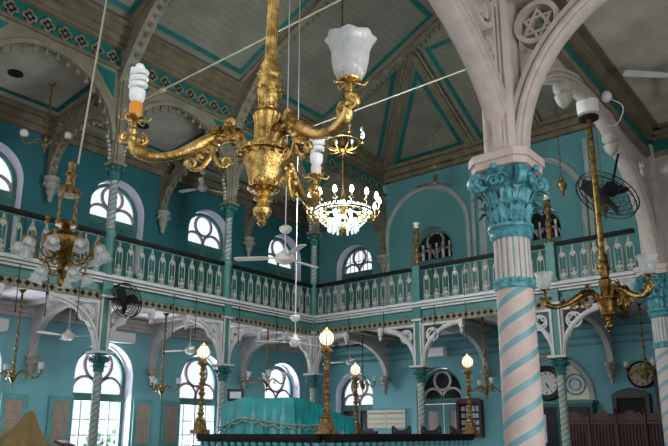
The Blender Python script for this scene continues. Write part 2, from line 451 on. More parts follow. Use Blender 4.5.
b = MB().m('white'); b.box((10, VL-.08, 4.5), (18, .16, .12)); b.box((10, VL-.05, 4.4), (18, .1, .1)); b.box((10, VL-.12, 4.6), (18, .24, .1))
b.m('wall_far'); b.box((UF-.08, 8, 4.5), (.16, 16, .12)); b.box((UF-.04, 8, 4.2), (.08, 16, .06)); b.box((UF-.03, 8, 4.0), (.06, 16, .05))
struct(b.build('trim_6'))

# ------------------------------------------------------------------ gallery floors, fascias
b = MB().m('ceil_under'); b.box((10, (V0+VL)/2+.1, 4.78), (18.4, VL-V0-.1, .2)); b.box(((U0+UF)/2+.1, 6.5, 4.78), (UF-U0-.1, 19, .2))
b.m('beige')
struct(b.build('gallery_floor'))
b = MB().m('white')
for i in range(14): b.box((3.0+i*1.17, (V0+VL)/2, 4.64), (.14, VL-V0-.3, .1))
b.m('beige_l')
for i in range(14): b.box(((U0+UF)/2, -1+i*1.2, 4.64), (UF-U0-.3, .14, .1))
struct(b.build('gallery_joists'))
def fascia(name, mx, L0, L1):                                       # mx: a along, z up, +y outwards (towards the hall)
    b = MB().at(mx); c = (L0+L1)/2; L = L1-L0
    b.m('teal'); b.box((c, -.02, 4.66), (L, .06, .5))
    b.m('white'); b.box((c, .06, 4.87), (L, .2, .05)); b.box((c, .09, 4.93), (L, .26, .05)); b.box((c, .035, 4.81), (L, .12, .05))
    b.m('white'); b.box((c, .02, 4.985), (L, .16, .05))
    b.m('teal'); b.box((c, .02, 4.605), (L, .1, .03))
    return struct(b.build(name))
ML = frame((0, V0, 0), (1, 0, 0), (0, -1, 0), (0, 0, 1)); MF = frame((U0, 0, 0), (0, 1, 0), (-1, 0, 0), (0, 0, 1))
fascia('trim_7', ML, 1.5, U0+.1); fascia('trim_8', MF, -3, V0-.1)
def fret(name, mx, spans):                                          # pierced strip hanging under the fascia
    b = MB().at(mx)
    for a, e in spans:
        n = int((e-a)/.17); st = (e-a)/n
        b.m('beige_l')
        b.plate(rect(a, 4.41, e, 4.6), .035, frame((0, .03, 0), (1, 0, 0), (0, 0, 1), (0, 1, 0)), [quatre(a+st*(i+.5), 4.505, .062) for i in range(n)])
        b.m('beige'); b.box(((a+e)/2, .03, 4.40), (e-a, .05, .02))
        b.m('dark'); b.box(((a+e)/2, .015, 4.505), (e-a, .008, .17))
    return struct(b.build(name))
fret('trim_9', ML, [(x0+.12, x1-.12) for x0, x1 in zip(LP, LP[1:])]+[(1.5, LP[0]-.12)])
fret('trim_10', MF, [(FP[1]+.12, FP[0]-.12), (FP[2]+.12, FP[1]-.12), (VC+.2, FP[2]-.12), (-2, VC-.2)])

# ------------------------------------------------------------------ gallery roof side: arches, frieze, ribs
def scallops(b, pts, r, mx, nrm_t):                                 # little drops hung along an arch soffit
    for p in pts: b.ball((p[0], p[1], 0), r, 8, mx)
for k, (x0, x1) in enumerate(list(zip(LP, LP[1:]))+[(U0, UF-.05), (LP[0]-S, LP[0])]):
    a0, a1 = x0+.13, x1-.13; cm = (a0+a1)/2; R = (a1-a0)/2-.02; zs = 8.12
    hk = 1.58/R
    arc = [(cm-R*cos(pi*i/28), zs+hk*R*sin(pi*i/28)) for i in range(29)]
    b = MB().m('beige_l')
    out = [(a0, 9.98), (a0, zs-.5)]+[(a0+.02, zs-.5)]+arc+[(a1-.02, zs-.5), (a1, zs-.5), (a1, 9.98)]
    b.plate(out[::-1], .12, MXZ((0, V0, 0)))
    b.m('beige_l')
    b.at(MXZ((0, V0-.07, 0))).sweep([(p[0], p[1]+.03, 0) for p in arc], [(-.05, -.02), (.05, -.02), (.05, .03), (-.05, .03)], (0, 0, 1)); b.at(I4)
    m_ = 19
    for i in range(1, m_):
        q = pi*i/m_; x, z = cm-(R-.07)*cos(q), zs+hk*R*sin(q)-.09*sin(q)-.01
        b.box((x, V0, z+.03), (.035, .06, .1)); b.ball((x, V0, z-.03), .05, 8)
    b.m('teal_dk')
    for s, e in ((1, a0), (-1, a1)):
        b.plate([(e+s*.12, 9.82), (e+s*.12, 9.2), (e+s*.62, 9.82)][::s], .02, MXZ((0, V0-.07, 0)))
    struct(b.build('arch_rib'))
    # pierced frieze and mouldings of the bay
    b = MB().m('teal_dk'); b.box(((x0+x1)/2, V0, 10.2), (x1-x0-.22, .1, .5))
    n = 8; st = (x1-x0-.3)/n
    for i in range(n):
        cx = x0+.15+st*(i+.5)
        b.m('beige_l'); b.plate(quatre(cx, 10.2, .18, 5), .05, MXZ((0, V0-.06, 0)), [quatre(cx, 10.2, .12, 5)])
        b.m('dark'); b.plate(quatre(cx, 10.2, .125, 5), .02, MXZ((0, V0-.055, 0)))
        b.m('beige_l'); b.plate(circ(cx, 10.2, .04, 8), .05, MXZ((0, V0-.06, 0)))
    b.m('beige'); b.box(((x0+x1)/2, V0-.04, 9.95), (x1-x0, .2, .07)); b.box(((x0+x1)/2, V0-.05, 10.5), (x1-x0, .22, .08)); b.box(((x0+x1)/2, V0-.09, 10.62), (x1-x0, .3, .16)); b.box(((x0+x1)/2, V0-.14, 10.8), (x1-x0, .42, .2)); b.box(((x0+x1)/2, V0-.2, 10.95), (x1-x0, .55, .1))
    struct(b.build('frieze'))
# roof planes. left slope z = 11.0 + .48 (V0 - y)
ZE, SL, VR = 10.98, .48, 8.12
zr = lambda y: ZE+SL*(V0-y)
b = MB().m('ceil')
zR = zr(VR)
b.poly([(1, V0+.05, zr(V0+.05)), (U0, V0+.05, zr(V0+.05)), (U0, VR, zR), (1, VR, zR)][::-1])
b.poly([(1, VR, zR), (U0, VR, zR), (U0, VC, zr(V0)), (1, VC, zr(V0))][::-1])
A, B_, C_, R_ = (U0, 9.23, zr(9.23)), (UF, V0, 10.8), (UF, 9.23, 10.8), (U0, VR, zR)
C2, D_ = (UF, 7.0, 10.8), (UF, VC, 10.8); A2 = (U0, 7.0, zr(9.23)); E_ = (U0, VC, zr(V0))
P0 = (U0, V0, zr(V0))
b.m('ceil_x'); b.poly([P0, B_, A][::-1]); b.poly([A, B_, C_][::-1]); b.poly([A, C_, C2, A2, R_][::-1]); b.poly([A2, C2, D_][::-1]); b.poly([A2, D_, E_][::-1])
struct(b.build('ceiling'))
b = MB().m('wall_far'); b.box((8, VC-.1, 9.7), (15, .1, 3.2)); struct(b.build('clerestory'))

def inset_border(b, poly, d0, d1, off):                             # painted teal fillet inside a roof panel
    P = [Vector(p) for p in poly]; n = (P[1]-P[0]).cross(P[2]-P[1]).normalized()
    if n.z > 0: n = -n
    L = len(P)
    cen = sum(P, Vector())/L
    def ins(d):
        out = []
        for i in range(L):
            a, p, c = P[i-1], P[i], P[(i+1) % L]
            e1, e2 = (p-a).normalized(), (c-p).normalized()
            n1, n2 = n.cross(e1), n.cross(e2)
            if n1.dot(cen-p) < 0: n1, n2 = -n1, -n2
            k = 1+n1.dot(n2)
            out.append(p+(n1+n2)*(d/k)+n*off)
        return out
    O, Q = ins(d0), ins(d1)
    for i in range(L): b.poly([O[i], O[(i+1) % L], Q[(i+1) % L], Q[i]])
b = MB().m('teal_dk')
for x0, x1 in list(zip(LP, LP[1:]))+[(LP[0]-S+.4, LP[0])]:
    inset_border(b, [(x0, V0-.3, zr(V0-.3)), (x1, V0-.3, zr(V0-.3)), (x1, VR, zR), (x0, VR, zR)], .22, .36, .012)
for poly in ([P0, B_, A], [A, B_, C_], [A, C_, C2, A2]): inset_border(b, poly, .3, .44, .02)
struct(b.build('ceiling_border'))
def rib(b, p, q, w, h, nm='beige_l'):
    b.m(nm); b.bar(p, q, w, h)
for x in LP[1:]+[LP[0]]:
    b = MB().m('beige_l')
    y1 = VR
    low = lambda y, d: zr(y)-d
    ys = [V0-.05-(V0-.05-y1)*i/30 for i in range(31)]
    bot = []
    for y in ys:
        t = (V0-y)
        d = .3+1.25*max(0, 1-t/1.9)**2
        bot.append((y, zr(y)-d))
    b.plate([(ys[0], zr(ys[0]))]+bot+[(y1, zR)], .2, MYZ((x, 0, 0)))
    b.plate([(p[0], p[1]+.1) for p in bot]+[(p[0], p[1]+.02) for p in bot[::-1]], .3, MYZ((x, 0, 0)))
    b.plate([(ys[0], zr(ys[0])-.14), (y1, zR-.14), (y1, zR), (ys[0], zr(ys[0]))], .34, MYZ((x, 0, 0)))
    b.m('beige_l')
    for y, z in bot[2:]:
        b.box((x, y, z-.02), (.09, .05, .08)); b.ball((x, y, z-.09), .045, 6)
    struct(b.build('roof_rib'))
b = MB()
off = Vector((0, 0, -.1))
for p, q in ((A, B_), (A, C_), (A2, C2)):
    p = Vector(p)+off; q = Vector(q)+off
    b.m('beige_l'); b.bar(p, q, .3, .16); b.m('beige'); b.bar(p+off, q+off, .16, .14)
struct(b.build('hip_rib'))
# gallery roof behind the arches, with round vents
b = MB().m('ceil_gal')
b.poly([(1, V0, 9.97), (UF, V0, 9.97), (UF, VL, 9.62), (1, VL, 9.62)][::-1])
b.m('teal_dk')
for x0, x1 in list(zip(LP, LP[1:]))+[(LP[0]-S, LP[0]), (U0, UF)]:
    inset_border(b, [(x0, V0+.1, 9.96), (x1, V0+.1, 9.96), (x1, VL-.34, 9.65), (x0, VL-.34, 9.65)], .2, .34, .012)
b.m('iron')
for x in [a+S/2 for a in LP]+[LP[0]-S/2]:
    b.plate(circ(x, 14.6, .17, 12), .03, T(0, 0, 9.76)); 
struct(b.build('gallery_ceiling'))
# transverse arches of the upper gallery with pierced spandrels, ending on wall corbels
def corbel(b, mx, s=1.0, m='cream'):                                # half-turned bracket, drop below the origin
    b.m(m); b.lathe([(.0, -.62*s), (.05*s, -.6*s), (.07*s, -.5*s), (.05*s, -.46*s), (.1*s, -.4*s), (.13*s, -.3*s), (.1*s, -.26*s), (.15*s, -.2*s), (.19*s, -.1*s), (.15*s, -.06*s), (.2*s, 0), (.2*s, .06*s), (0, .06*s)], 12, mx)
    for k in range(8):
        a = k*pi/4; b.ball((.17*s*cos(a), .17*s*sin(a), -.13*s), .05*s, 6, mx)
def gallery_arch(name, mx, span, zc, zp, zt, crown, m, holes=True, scal=True, t=.14):
    # a: 0 at the post, span at the wall; zc springing at wall, zp at post
    b = MB().m(m).at(mx)
    n = 28; R = span/2-.12
    arc = []
    for i in range(n+1):
        q = pi*i/n
        z0 = zp+(zc-zp)*i/n
        arc.append((span/2-R*cos(q), z0+(crown-z0)*sin(q)))
    out = [(0, zt), (0, zp-.35)]+[(.12, zp-.35)]+arc+[(span-.12, zc-.05), (span, zc-.05), (span, zt)]
    hs = []
    if holes:
        for cx, cz, r in ((.42, zt-.42, .27), (span-.42, zt-.42, .27), (.28, zt-.95, .15), (span-.28, zt-.95, .15), (.92, zt-.28, .15), (span-.92, zt-.28, .15)): hs.append(quatre(cx, cz, r, 5))
    b.plate(out[::-1], t, None, hs)
    b.m(m); b.sweep([(p[0], p[1]+.03, 0) for p in arc], [(-.05, -t*.75), (.04, -t*.75), (.04, t*.75), (-.05, t*.75)], (0, 0, 1))
    b.box((span/2, zt-.05, 0), (span, .1, t*1.6))
    if scal:
        for i in range(1, 15):
            q = pi*i/15; z0 = zp+(zc-zp)*i/15
            x, z = span/2-(R-.06)*cos(q), z0+(crown-z0)*sin(q)-.09
            b.box((x, z+.03, 0), (.035, .1, .06)); b.ball((x, z-.03, 0), .05, 6)
    b.at(mx @ Matrix(((1, 0, 0, 0), (0, 0, 1, 0), (0, 1, 0, 0), (0, 0, 0, 1))))
    corbel(b, T(span-.18, 0, zc), 1.0 if scal else .85)
    return struct(b.build(name))
for x in LP: gallery_arch('arch_rib', MYZ((x, V0, 0)), VL-V0, 7.95, 8.1, 9.75, 9.15, 'beige_l')
gallery_arch('arch_rib', MXZ((U0, V0, 0)), UF-U0, 7.6, 8.1, 9.75, 9.2, 'beige_l')
# ribs under the galleries from each post to a wall corbel
for x in LP: gallery_arch('arch_rib', MYZ((x, V0, 0)), VL-V0, 3.38, 3.5, 4.7, 4.48, 'white', holes=False, scal=False, t=.1)
for y in FP[1:]+[VC]: gallery_arch('arch_rib', MXZ((U0, y, 0)), UF-U0, 3.4, 3.5, 4.7, 4.48, 'white', holes=False, scal=False, t=.1)
gallery_arch('arch_rib', MXZ((U0, V0, 0)), UF-U0, 3.38, 3.5, 4.7, 4.48, 'white', holes=False, scal=False, t=.1)

# ------------------------------------------------------------------ the arcade: arches, spandrels, frieze and aisle ceiling
ribprof = [(-.16, -.1), (-.13, -.14), (-.08, -.14), (-.06, -.2), (.0, -.2), (.02, -.14), (.06, -.14), (.08, -.2), (.16, -.2)]
ribprof = ribprof+[(u, -v) for u, v in ribprof[::-1]]
ribprof = [(u*.62, v*.8) for u, v in ribprof]
PW = .15
def archpath(h, rise, n=26, k=2.0):                                 # half arch from the springing (0,0) to the crown (h, rise)
    out = []
    for i in range(n+1):
        q = pi/2*i/n; out.append((h*(1-max(0, cos(q))**(2/k)), rise*sin(q)**(2/k)))
    return out
def arcade_arch(name, mx, a0, a1, rise, ztop, holes, k=2.0, open_=False):
    h = (a1-a0)/2; L = [(a0+p[0], ZS+p[1]) for p in archpath(h, rise, k=k)]; Rr = [(a1-(x-a0), z) for x, z in L[::-1]][1:]
    arc = L+Rr
    b = MB().m('pier').at(mx)
    if not open_: b.plate([(a0-.02, ztop), (a0-.02, ZS)]+[(x, z+.08*0) for x, z in arc]+[(a1+.02, ZS), (a1+.02, ztop)], .16, None, [x for x in holes])
    b.m('pier'); b.sweep([(x, z, 0) for x, z in arc], ribprof, (0, 0, 1))
    return b, h
# arch nearest the camera (out of the frame to the left) along the nave
cY = MXZ((0, VC, 0)); cX = MYZ((UB, 0, 0))
b, h = arcade_arch('x', cY, -.9+PW, UB-.02, 2.05, 7.62, [], 2.0, True)
b.box((3.4, 7.35, 0), (8.3, .5, .2))
b.m('pier'); qx, qz = UB-.62, 6.95; b.plate(circ(qx, qz, .32, 24), .2, None, [circ(qx, qz, .25, 24)]); b.plate(quatre(qx, qz, .27), .1, None, [quatre(qx, qz, .19)]); b.plate(circ(qx+.2, qz-.5, .12, 16), .14, None, [circ(qx+.16, qz-.52, .09, 16)])
struct(b.build('arcade_arch'))
b, h = arcade_arch('x', cY, UB+PW, U0-PW, 2.42, 7.62, [circ(UB+.6, 7.1, .26, 18), circ(U0-.56, 7.05, .28, 18)], 1.9)
b.plate(quatre(U0-.56, 7.05, .29), .08, None, [quatre(U0-.56, 7.05, .2)])
for s, x in ((1, UB+PW), (-1, U0-PW)):                              # turned bosses on the soffit
    for fx, fz in ((2.3, 2.26),):
        mm = Matrix(((1, 0, 0, 0), (0, 0, 1, 0), (0, 1, 0, 0), (0, 0, 0, 1)))
        b.at(cY @ mm); b.m('cream'); b.lathe([(0, -.42), (.05, -.4), (.12, -.3), (.15, -.2), (.09, -.16), (.16, -.1), (.16, 0), (0, 0)], 14, T(x+s*fx, 0, ZS+fz-.12))
    b.at(cY)
struct(b.build('arcade_arch'))
# cross arch with the star roundel
b, h = arcade_arch('x', cX, VC-.2-3.75, VC-.2, 2.0, 7.2, [], 2.0, True)
cx, cz, r = VC-.57, 6.76, .24
b.plate(circ(cx, cz, .3, 30), .2, None, [circ(cx, cz, .235, 30)])
for f in (0, pi):
    tri = [(cx+r*1.02*cos(pi/2+f+k*2*pi/3), cz+r*1.02*sin(pi/2+f+k*2*pi/3)) for k in range(3)]
    tin = [(cx+r*.66*cos(pi/2+f+k*2*pi/3), cz+r*.72*sin(pi/2+f+k*2*pi/3)) for k in range(3)]
    b.plate(tri, .06 if f else .075, None, [tin])
b.at(I4); b.m('pier'); b.box((UB, 1.4, 7.26), (.36, 3.6, .14)); b.box((UB, 1.4, 7.4), (.26, 3.6, .2)); b.box((UB, 1.4, 7.56), (.4, 3.6, .12))
struct(b.build('arcade_arch'))
def arcade_frieze(b, mx, a0, a1):
    b.at(mx); c = (a0+a1)/2; L = a1-a0
    b.m('beige_l'); b.box((c, 0, 7.5), (L, .2, .12))
    b.m('teal_dk'); b.box((c, 0, 7.68), (L, .16, .28))
    b.m('beige'); b.box((c, 0, 7.86), (L, .3, .1)); b.m('beige_l'); b.box((c, 0, 7.95), (L, .46, .1)); b.m('beige'); b.box((c, 0, 8.03), (L, .7, .08))
b = MB(); arcade_frieze(b, frame((0, VC-.1, 0), (1, 0, 0), (0, 1, 0), (0, 0, 1)), UB, U0); arcade_frieze(b, frame((U0, 0, 0), (0, 1, 0), (1, 0, 0), (0, 0, 1)), -4, VC)
struct(b.build('frieze'))
b = MB().m('ceil_aisle'); b.box((U0/2+1, -.4, 8.12), (U0+8, VC*2+.9, .08)); struct(b.build('ceiling_aisle'))
b = MB().m('pier'); b.box((U0, 1.4, 5.9), (.14, 3.5, 3.1)); 
b.m('dark'); b.box((U0-.08, 2.6, 6.7), (.02, .3, .5)); struct(b.build('wall_spandrel'))
b = MB().m('wall_far'); b.box((12.6, -3.3, 4), (13.4, .3, 8.1)); struct(b.build('unseen_wall_right'))  # unseen wall added to keep sky light off the right side
b = MB().m('wall_far'); b.box((-3, -.6, 4), (.3, 5.4, 8.1)); struct(b.build('unseen_wall_back'))  # unseen partial wall, added to darken the lower right of the hall
# the piers above the columns
def pier(b, x, y):
    out = []
    for i in range(64):
        q = 2*pi*i/64; r = .27*(1-.13*(1 if i % 8 in (3, 5) else 0)-.05*(1 if i % 8 == 4 else 0))
        out.append((r*cos(q), r*sin(q)))
    b.m('pier'); b.plate(out, 2.66, T(x, y, 6.4))
    b.lathe([(.3, 5.02), (.3, 5.06), (.26, 5.1), (.26, 5.14)], 8, T(x, y, 0) @ RZ(pi/8))
for x, y in ((UB, VC), (U0, VC)):
    b = MB(); pier(b, x, y); struct(b.build('arcade_pier'))
# ------------------------------------------------------------------ columns
def shaft(b, z0, z1, r0, r1, starts, rise, frac, ma, mb, bulge=0, dz=.05, k=8):
    n = starts*k; rings = []; N = max(2, int((z1-z0)/dz))
    for j in range(N+1):
        z = z0+(z1-z0)*j/N; r = r0+(r1-r0)*j/N; tw = 2*pi*(z-z0)/rise/1.0
        ring = []
        for i in range(n):
            th = 2*pi*i/n+tw; rr = r*(1+bulge*cos(2*pi*(i/k)+pi*frac)*-1)
            ring.append((rr*cos(th), rr*sin(th), z))
        rings.append(b.vs(ring))
    for A_, B2 in zip(rings, rings[1:]):
        for i in range(n):
            b.m(ma if (i % k) < frac*k else mb); b.face([A_[i], A_[(i+1) % n], B2[(i+1) % n], B2[i]])
def flutes(b, z0, z1, r, n, ma, mb):
    N = n*4; A_, B2 = [], []
    for z, L in ((z0, A_), (z1, B2)):
        L += b.vs([((r*(.955 if i % 4 in (1, 2) else 1))*cos(2*pi*i/N), (r*(.955 if i % 4 in (1, 2) else 1))*sin(2*pi*i/N), z) for i in range(N)])
    for i in range(N):
        b.m(mb if i % 4 in (0, 1, 2) and (i % 4) == 1 else ma); b.face([A_[i], A_[(i+1) % N], B2[(i+1) % N], B2[i]])
def leaf(b, mx, w, h, out, curl):
    P = []
    for j in range(8):
        t = j/7; ww = w*(.75+.55*sin(pi*min(1, t*1.15)))*(1-.75*max(0, t-.7)/.3)
        x = out*t**2.0; z = h*min(1, t*1.12)-curl*1.5*max(0, t-.78)/.22
        x += curl*1.6*max(0, t-.66)/.34
        row = []
        for i in (-2, -1, 0, 1, 2):
            lob = 1+.12*((j % 2)*2-1)*(abs(i) == 2)
            row.append((x-.05*w*(abs(i) == 1)+.02*w*(abs(i) == 2)+(.13*w if i == 0 else 0), i/2*ww*.5*lob, z-.05*h*(abs(i) == 2)))
        P.append(b.vs(row, mx))
    for A_, B2 in zip(P, P[1:]):
        for i in range(4): b.face([A_[i], A_[i+1], B2[i+1], B2[i]])
def capital(b, r, h, W, m):                                         # leafy bell with corner scrolls; W half width of the abacus
    b.m(m)
    b.lathe([(r*1.0, -.02*h), (r*1.2, 0), (r*1.2, .05*h), (r*.95, .08*h), (r*.92, .3*h), (r*.98, .6*h), (r*1.3, .88*h), (r*1.45, .92*h), (r*1.5, .95*h), (0, .95*h)], 20)
    for i in range(8): leaf(b, RZ(2*pi*i/8) @ T(r*.99, 0, .07*h), r*.72, h*.36, r*.3, h*.1)
    for i in range(8): leaf(b, RZ(2*pi*(i+.5)/8) @ T(r*.99, 0, .1*h), r*.72, h*.62, r*.42, h*.12)
    for i in range(4):
        mx = RZ(pi/2*i+pi/4)
        D = W*1.25
        pts = [(r*1.05, 0, .45*h), (r*1.35, 0, .72*h), (r*1.2+(D-r)*.55, 0, .86*h)]
        c = (D-.13*h, .74*h); sp = spiral(c[0], c[1], .15*h, 1.6, pi/2, 20, -1)
        pts += [(x, 0, z) for x, z in sp]
        b.sweep(smooth(pts[:3], 3)[:-1]+pts[3:], [(-.032*h, -.06*h), (.032*h, -.06*h), (.032*h, .06*h), (-.032*h, .06*h)], (0, 1, 0), mx)
        b.at(mx); b.ball((c[0], 0, c[1]), .06*h, 8); b.at(I4)
        mx = RZ(pi/2*i)                                             # inner scrolls and centre flower
        for s in (-1, 1):
            sp = [(r*1.38, s*(.2*r)+y, z) for y, z in spiral(0, .74*h, .11*h, 1.3, pi*(.5-.5*s), 14, s)]
            b.tube(sp, .024*h, 5, mx)
        b.at(mx); b.ball((W*.96, 0, .93*h), .06*h, 8); b.at(I4)
def octagon(w, c): return [(w, -w+c), (w, w-c), (w-c, w), (-w+c, w), (-w, w-c), (-w, -w+c), (-w+c, -w), (w-c, -w)]

# --- big arcade columns
def arcade_column():
    t = thing('arcade_column', 'x', 'column', (UB, VC, 0))
    b = MB().m('pink'); b.plate(octagon(.42, .14), .3, T(0, 0, .15)); b.lathe([(.36, .3), (.38, .36), (.34, .42), (.3, .46), (.33, .5), (.27, .56)], 28); b.build('base', t)
    b = MB(); shaft(b, .56, 3.3, .245, .225, 3, .84, .3, 'stripe', 'pink', 0, .045, 10); b.build('shaft', t)
    b = MB(); flutes(b, 3.42, 3.95, .222, 18, 'pink', 'teal_cap')
    b.m('teal_cap'); b.lathe([(.235, 3.3), (.25, 3.32), (.25, 3.36), (.238, 3.38), (.25, 3.4), (.25, 3.42), (.22, 3.43)], 28)
    for i in range(18): b.ball((.245*cos(2*pi*i/18), .245*sin(2*pi*i/18), 3.38), .022, 6)
    b.lathe([(.22, 3.93), (.25, 3.95), (.265, 3.98), (.25, 4.02), (.28, 4.05), (.25, 4.08)], 28); b.build('fluted_neck', t)
    b = MB(); capital(b, .235, .8, .4, 'teal_cap'); b.build('capital', t, (0, 0, 4.07))
    b = MB().m('pink'); b.plate(octagon(.37, .12), .09, T(0, 0, 4.86)); b.plate(octagon(.4, .13), .1, T(0, 0, 4.955)); b.build('abacus', t)
    return t
ac = arcade_column(); ac['label'] = 'large spiral striped column with turquoise capital, tallest and nearest column'; ac['group'] = 'large arcade columns'
dup(ac, (U0, VC, 0), 0, 'large spiral striped column cut by the right picture edge', 'large arcade columns')

# --- slim gallery columns
def bracket_mb():
    b = MB().m('white').at(MXZ())
    n = 16
    arc = [(.11+1.12*(1-cos(pi/2*i/n)), 3.32+1.02*sin(pi/2*i/n), 0) for i in range(n+1)]
    b.sweep(arc, [(-.05, -.06), (.05, -.06), (.05, .06), (-.05, .06)], (0, 0, 1))
    b.sweep([(x-.0, z+.1*0, 0) for x, z, _ in arc], [(-.02, -.085), (.02, -.085), (.02, .085), (-.02, .085)], (0, 0, 1))
    b.box((.13, 3.84, 0), (.06, 1.05, .1)); b.box((.7, 4.37, 0), (1.2, .06, .12)); b.box((1.25, 4.33, 0), (.1, .16, .14))
    b.plate(circ(.4, 4.1, .19, 20), .06, None, [circ(.4, 4.1, .145, 20)])
    b.plate(quatre(.4, 4.1, .15), .04, None, [quatre(.4, 4.1, .1)])
    b.plate(circ(.235, 3.78, .075, 12), .05, None, [circ(.235, 3.78, .045, 12)]); b.plate(circ(.76, 4.27, .065, 12), .05, None, [circ(.76, 4.27, .035, 12)])
    b.at(I4); b.lathe([(0, 4.05), (.03, 4.07), (.055, 4.13), (.03, 4.17), (.07, 4.21), (.07, 4.26), (0, 4.26)], 10, T(1.25, 0, 0))
    return b
bm_bracket = bracket_mb().mesh('bracket')
b = MB(); shaft(b, .45, 2.88, .1, .09, 3, .36, .4, 'shaft_teal', 'cream', .05, .03, 6); me_shaft = b.mesh('shaft')
b = MB().m('cream'); b.plate(octagon(.19, .06), .24, T(0, 0, .12)); b.lathe([(.17, .24), (.18, .28), (.14, .33), (.15, .38), (.11, .45)], 20); me_base = b.mesh('base')
b = MB(); capital(b, .1, .34, .17, 'cap_sm'); me_cap = b.mesh('capital')
b = MB().m('cap_sm'); b.box((0, 0, 3.245), (.4, .4, .03)); b.m('white'); b.box((0, 0, 3.28), (.42, .42, .05)); me_ab = b.mesh('abacus')
b = MB().m('teal'); b.box((0, 0, 3.95), (.16, .16, 1.3)); b.m('white')
for s in (-1, 1):
    for q in (-1, 1): b.box((s*.09, q*.09, 3.95), (.035, .035, 1.3))
b.m('white'); b.box((0, 0, 4.5), (.3, .3, .05)); b.m('teal'); b.box((0, 0, 4.66), (.24, .24, .4)); b.m('white'); b.lathe([(.04, 4.7), (.1, 4.8), (.16, 4.9)], 10); me_block = b.mesh('impost_post')
def unlabel(t):                                                      # out of the frame: part of the setting only
    for k in ('label', 'category', 'group'): del t[k]
    return struct(t)
def gallery_column(x, y, dirs, label):
    t = thing('gallery_column', label, 'column', (x, y, 0), 0, 'slim twisted columns under the gallery')
    for nm, me in (('base', me_base), ('shaft', me_shaft), ('abacus', me_ab), ('impost_post', me_block)): put(nm, me, t)
    put('capital', me_cap, t, (0, 0, 2.88))
    for d in dirs: put('bracket', bm_bracket, t, (0, 0, 0), d)
    return t
gallery_column(LP[1], V0, (0, pi), 'slim twisted column in front of the leftmost fully visible ground floor window')
gallery_column(LP[2], V0, (0, pi), 'slim twisted column just left of the turquoise draped desk')
gallery_column(U0, V0, (pi, -pi/2), 'slim twisted column under the inner corner of the gallery')
gallery_column(U0, FP[1], (pi/2, -pi/2), 'slim twisted column before the arched door on the far side')
gallery_column(U0, FP[2], (pi/2, -pi/2), 'slim twisted column beside the black framed wall clock')
unlabel(gallery_column(LP[0], V0, (0, pi), ''))
b = MB(); shaft(b, 6.05, 7.22, .105, .095, 3, .36, .4, 'shaft_teal', 'cream', .05, .03, 6); me_ush = b.mesh('shaft')
b = MB().m('teal'); b.lathe([(.13, 5.0), (.13, 5.1), (.11, 5.14), (.11, 5.85), (.14, 5.9), (.14, 6.02), (.11, 6.05)], 16); me_uped = b.mesh('pedestal')
b = MB().m('beige_l'); b.box((0, 0, 7.6), (.36, .36, .07)); b.box((0, 0, 9.2), (.24, .24, 3.2))
for s in (-1, 1): b.box((0, s*.13, 9.2), (.12, .06, 3.2)); b.box((s*.13, 0, 8.7), (.06, .14, 2.2))
b.m('cream')
for sx, sy in ((1, 0), (-1, 0), (0, 1)):
    for i in range(6): b.ball((sx*(.17+.004*i*i), sy*(.17+.004*i*i), 7.72+i*.1), .05, 6)
me_upier = b.mesh('pier')
def upper_column(x, y, label):
    t = thing('upper_gallery_column', label, 'column', (x, y, ZG+.05), 0, 'slim twisted columns on the gallery')
    for nm, me in (('pedestal', me_uped), ('shaft', me_ush), ('pier', me_upier)): put(nm, me, t, (0, 0, -ZG-.05))
    put('capital', me_cap, t, (0, 0, 7.22-ZG-.05)); return t
upper_column(LP[1], V0, 'slim twisted column on the left gallery behind the corkscrew bulb')
upper_column(LP[2], V0, 'slim twisted column on the left gallery just left of the white ceiling fan')
upper_column(U0, V0, 'slim twisted column at the inner corner of the gallery rail')
unlabel(upper_column(LP[0], V0, ''))

# ------------------------------------------------------------------ gallery balustrades
b = MB().m('cream')
for s in (-1, 1):
    b.tube([(s*.03, 0, .07), (s*.08, 0, .15), (s*.08, 0, .64), (s*.03, 0, .76)], .012, 5)
b.m('teal'); b.tube([(0, 0, .03), (0, 0, .9)], .018, 6)
b.m('cream')
fl_ = lambda z, r: b.plate(quatre(0, z, r, 4), .035, MXZ())
fl_(.67, .075); fl_(.2, .075); fl_(.3, .045)
b.plate([(-.05, .05), (.05, .05), (.07, .11), (0, .14), (-.07, .11)], .03, MXZ()); b.ball((0, 0, .79), .034, 6); b.box((0, 0, .86), (.04, .03, .1))
me_bal = b.mesh('baluster')
def balustrade(x, y, rz, L, n, label):
    t = thing('gallery_balustrade', label, 'railing', (x, y, ZG+.01), rz, 'ornamental gallery railings')
    b = MB().m('brown'); b.box((L/2, 0, .965), (L, .13, .075)); b.box((L/2, 0, .915), (L, .07, .04)); b.build('handrail', t)
    b = MB().m('teal'); b.box((L/2, 0, .07), (L, .05, .04)); b.box((L/2, 0, .88), (L, .03, .025)); b.box((L/2, .04, .45), (L, .012, .8)) if False else None; b.build('bottom_rail', t)
    for i in range(n): put('baluster', me_bal, t, (L*(i+.5)/n, 0, 0))
    return t
g = .13
balustrade(LP[0]+g, V0, 0, S-2*g, 11, 'ornamental railing bay at the left edge behind the many-shaded lamp')
balustrade(LP[1]+g, V0, 0, S-2*g, 11, 'ornamental railing bay on the left gallery above the black cage fan')
balustrade(LP[2]+g, V0, 0, S-2*g, 11, 'ornamental railing bay of the left gallery ending at the inner corner')
balustrade(U0, V0-g, -pi/2, SR-2*g, 12, 'ornamental railing bay of the far gallery next to the inner corner')
balustrade(U0, FP[1]-g, -pi/2, SR-2*g, 12, 'ornamental railing bay of the far gallery left of the big column')
balustrade(U0, FP[2]-g, -pi/2, FP[2]-VC-.5, 7, 'ornamental railing bay of the far gallery right of the big column')
unlabel(balustrade(LP[0]-S+g, V0, 0, S-2*g, 11, ''))
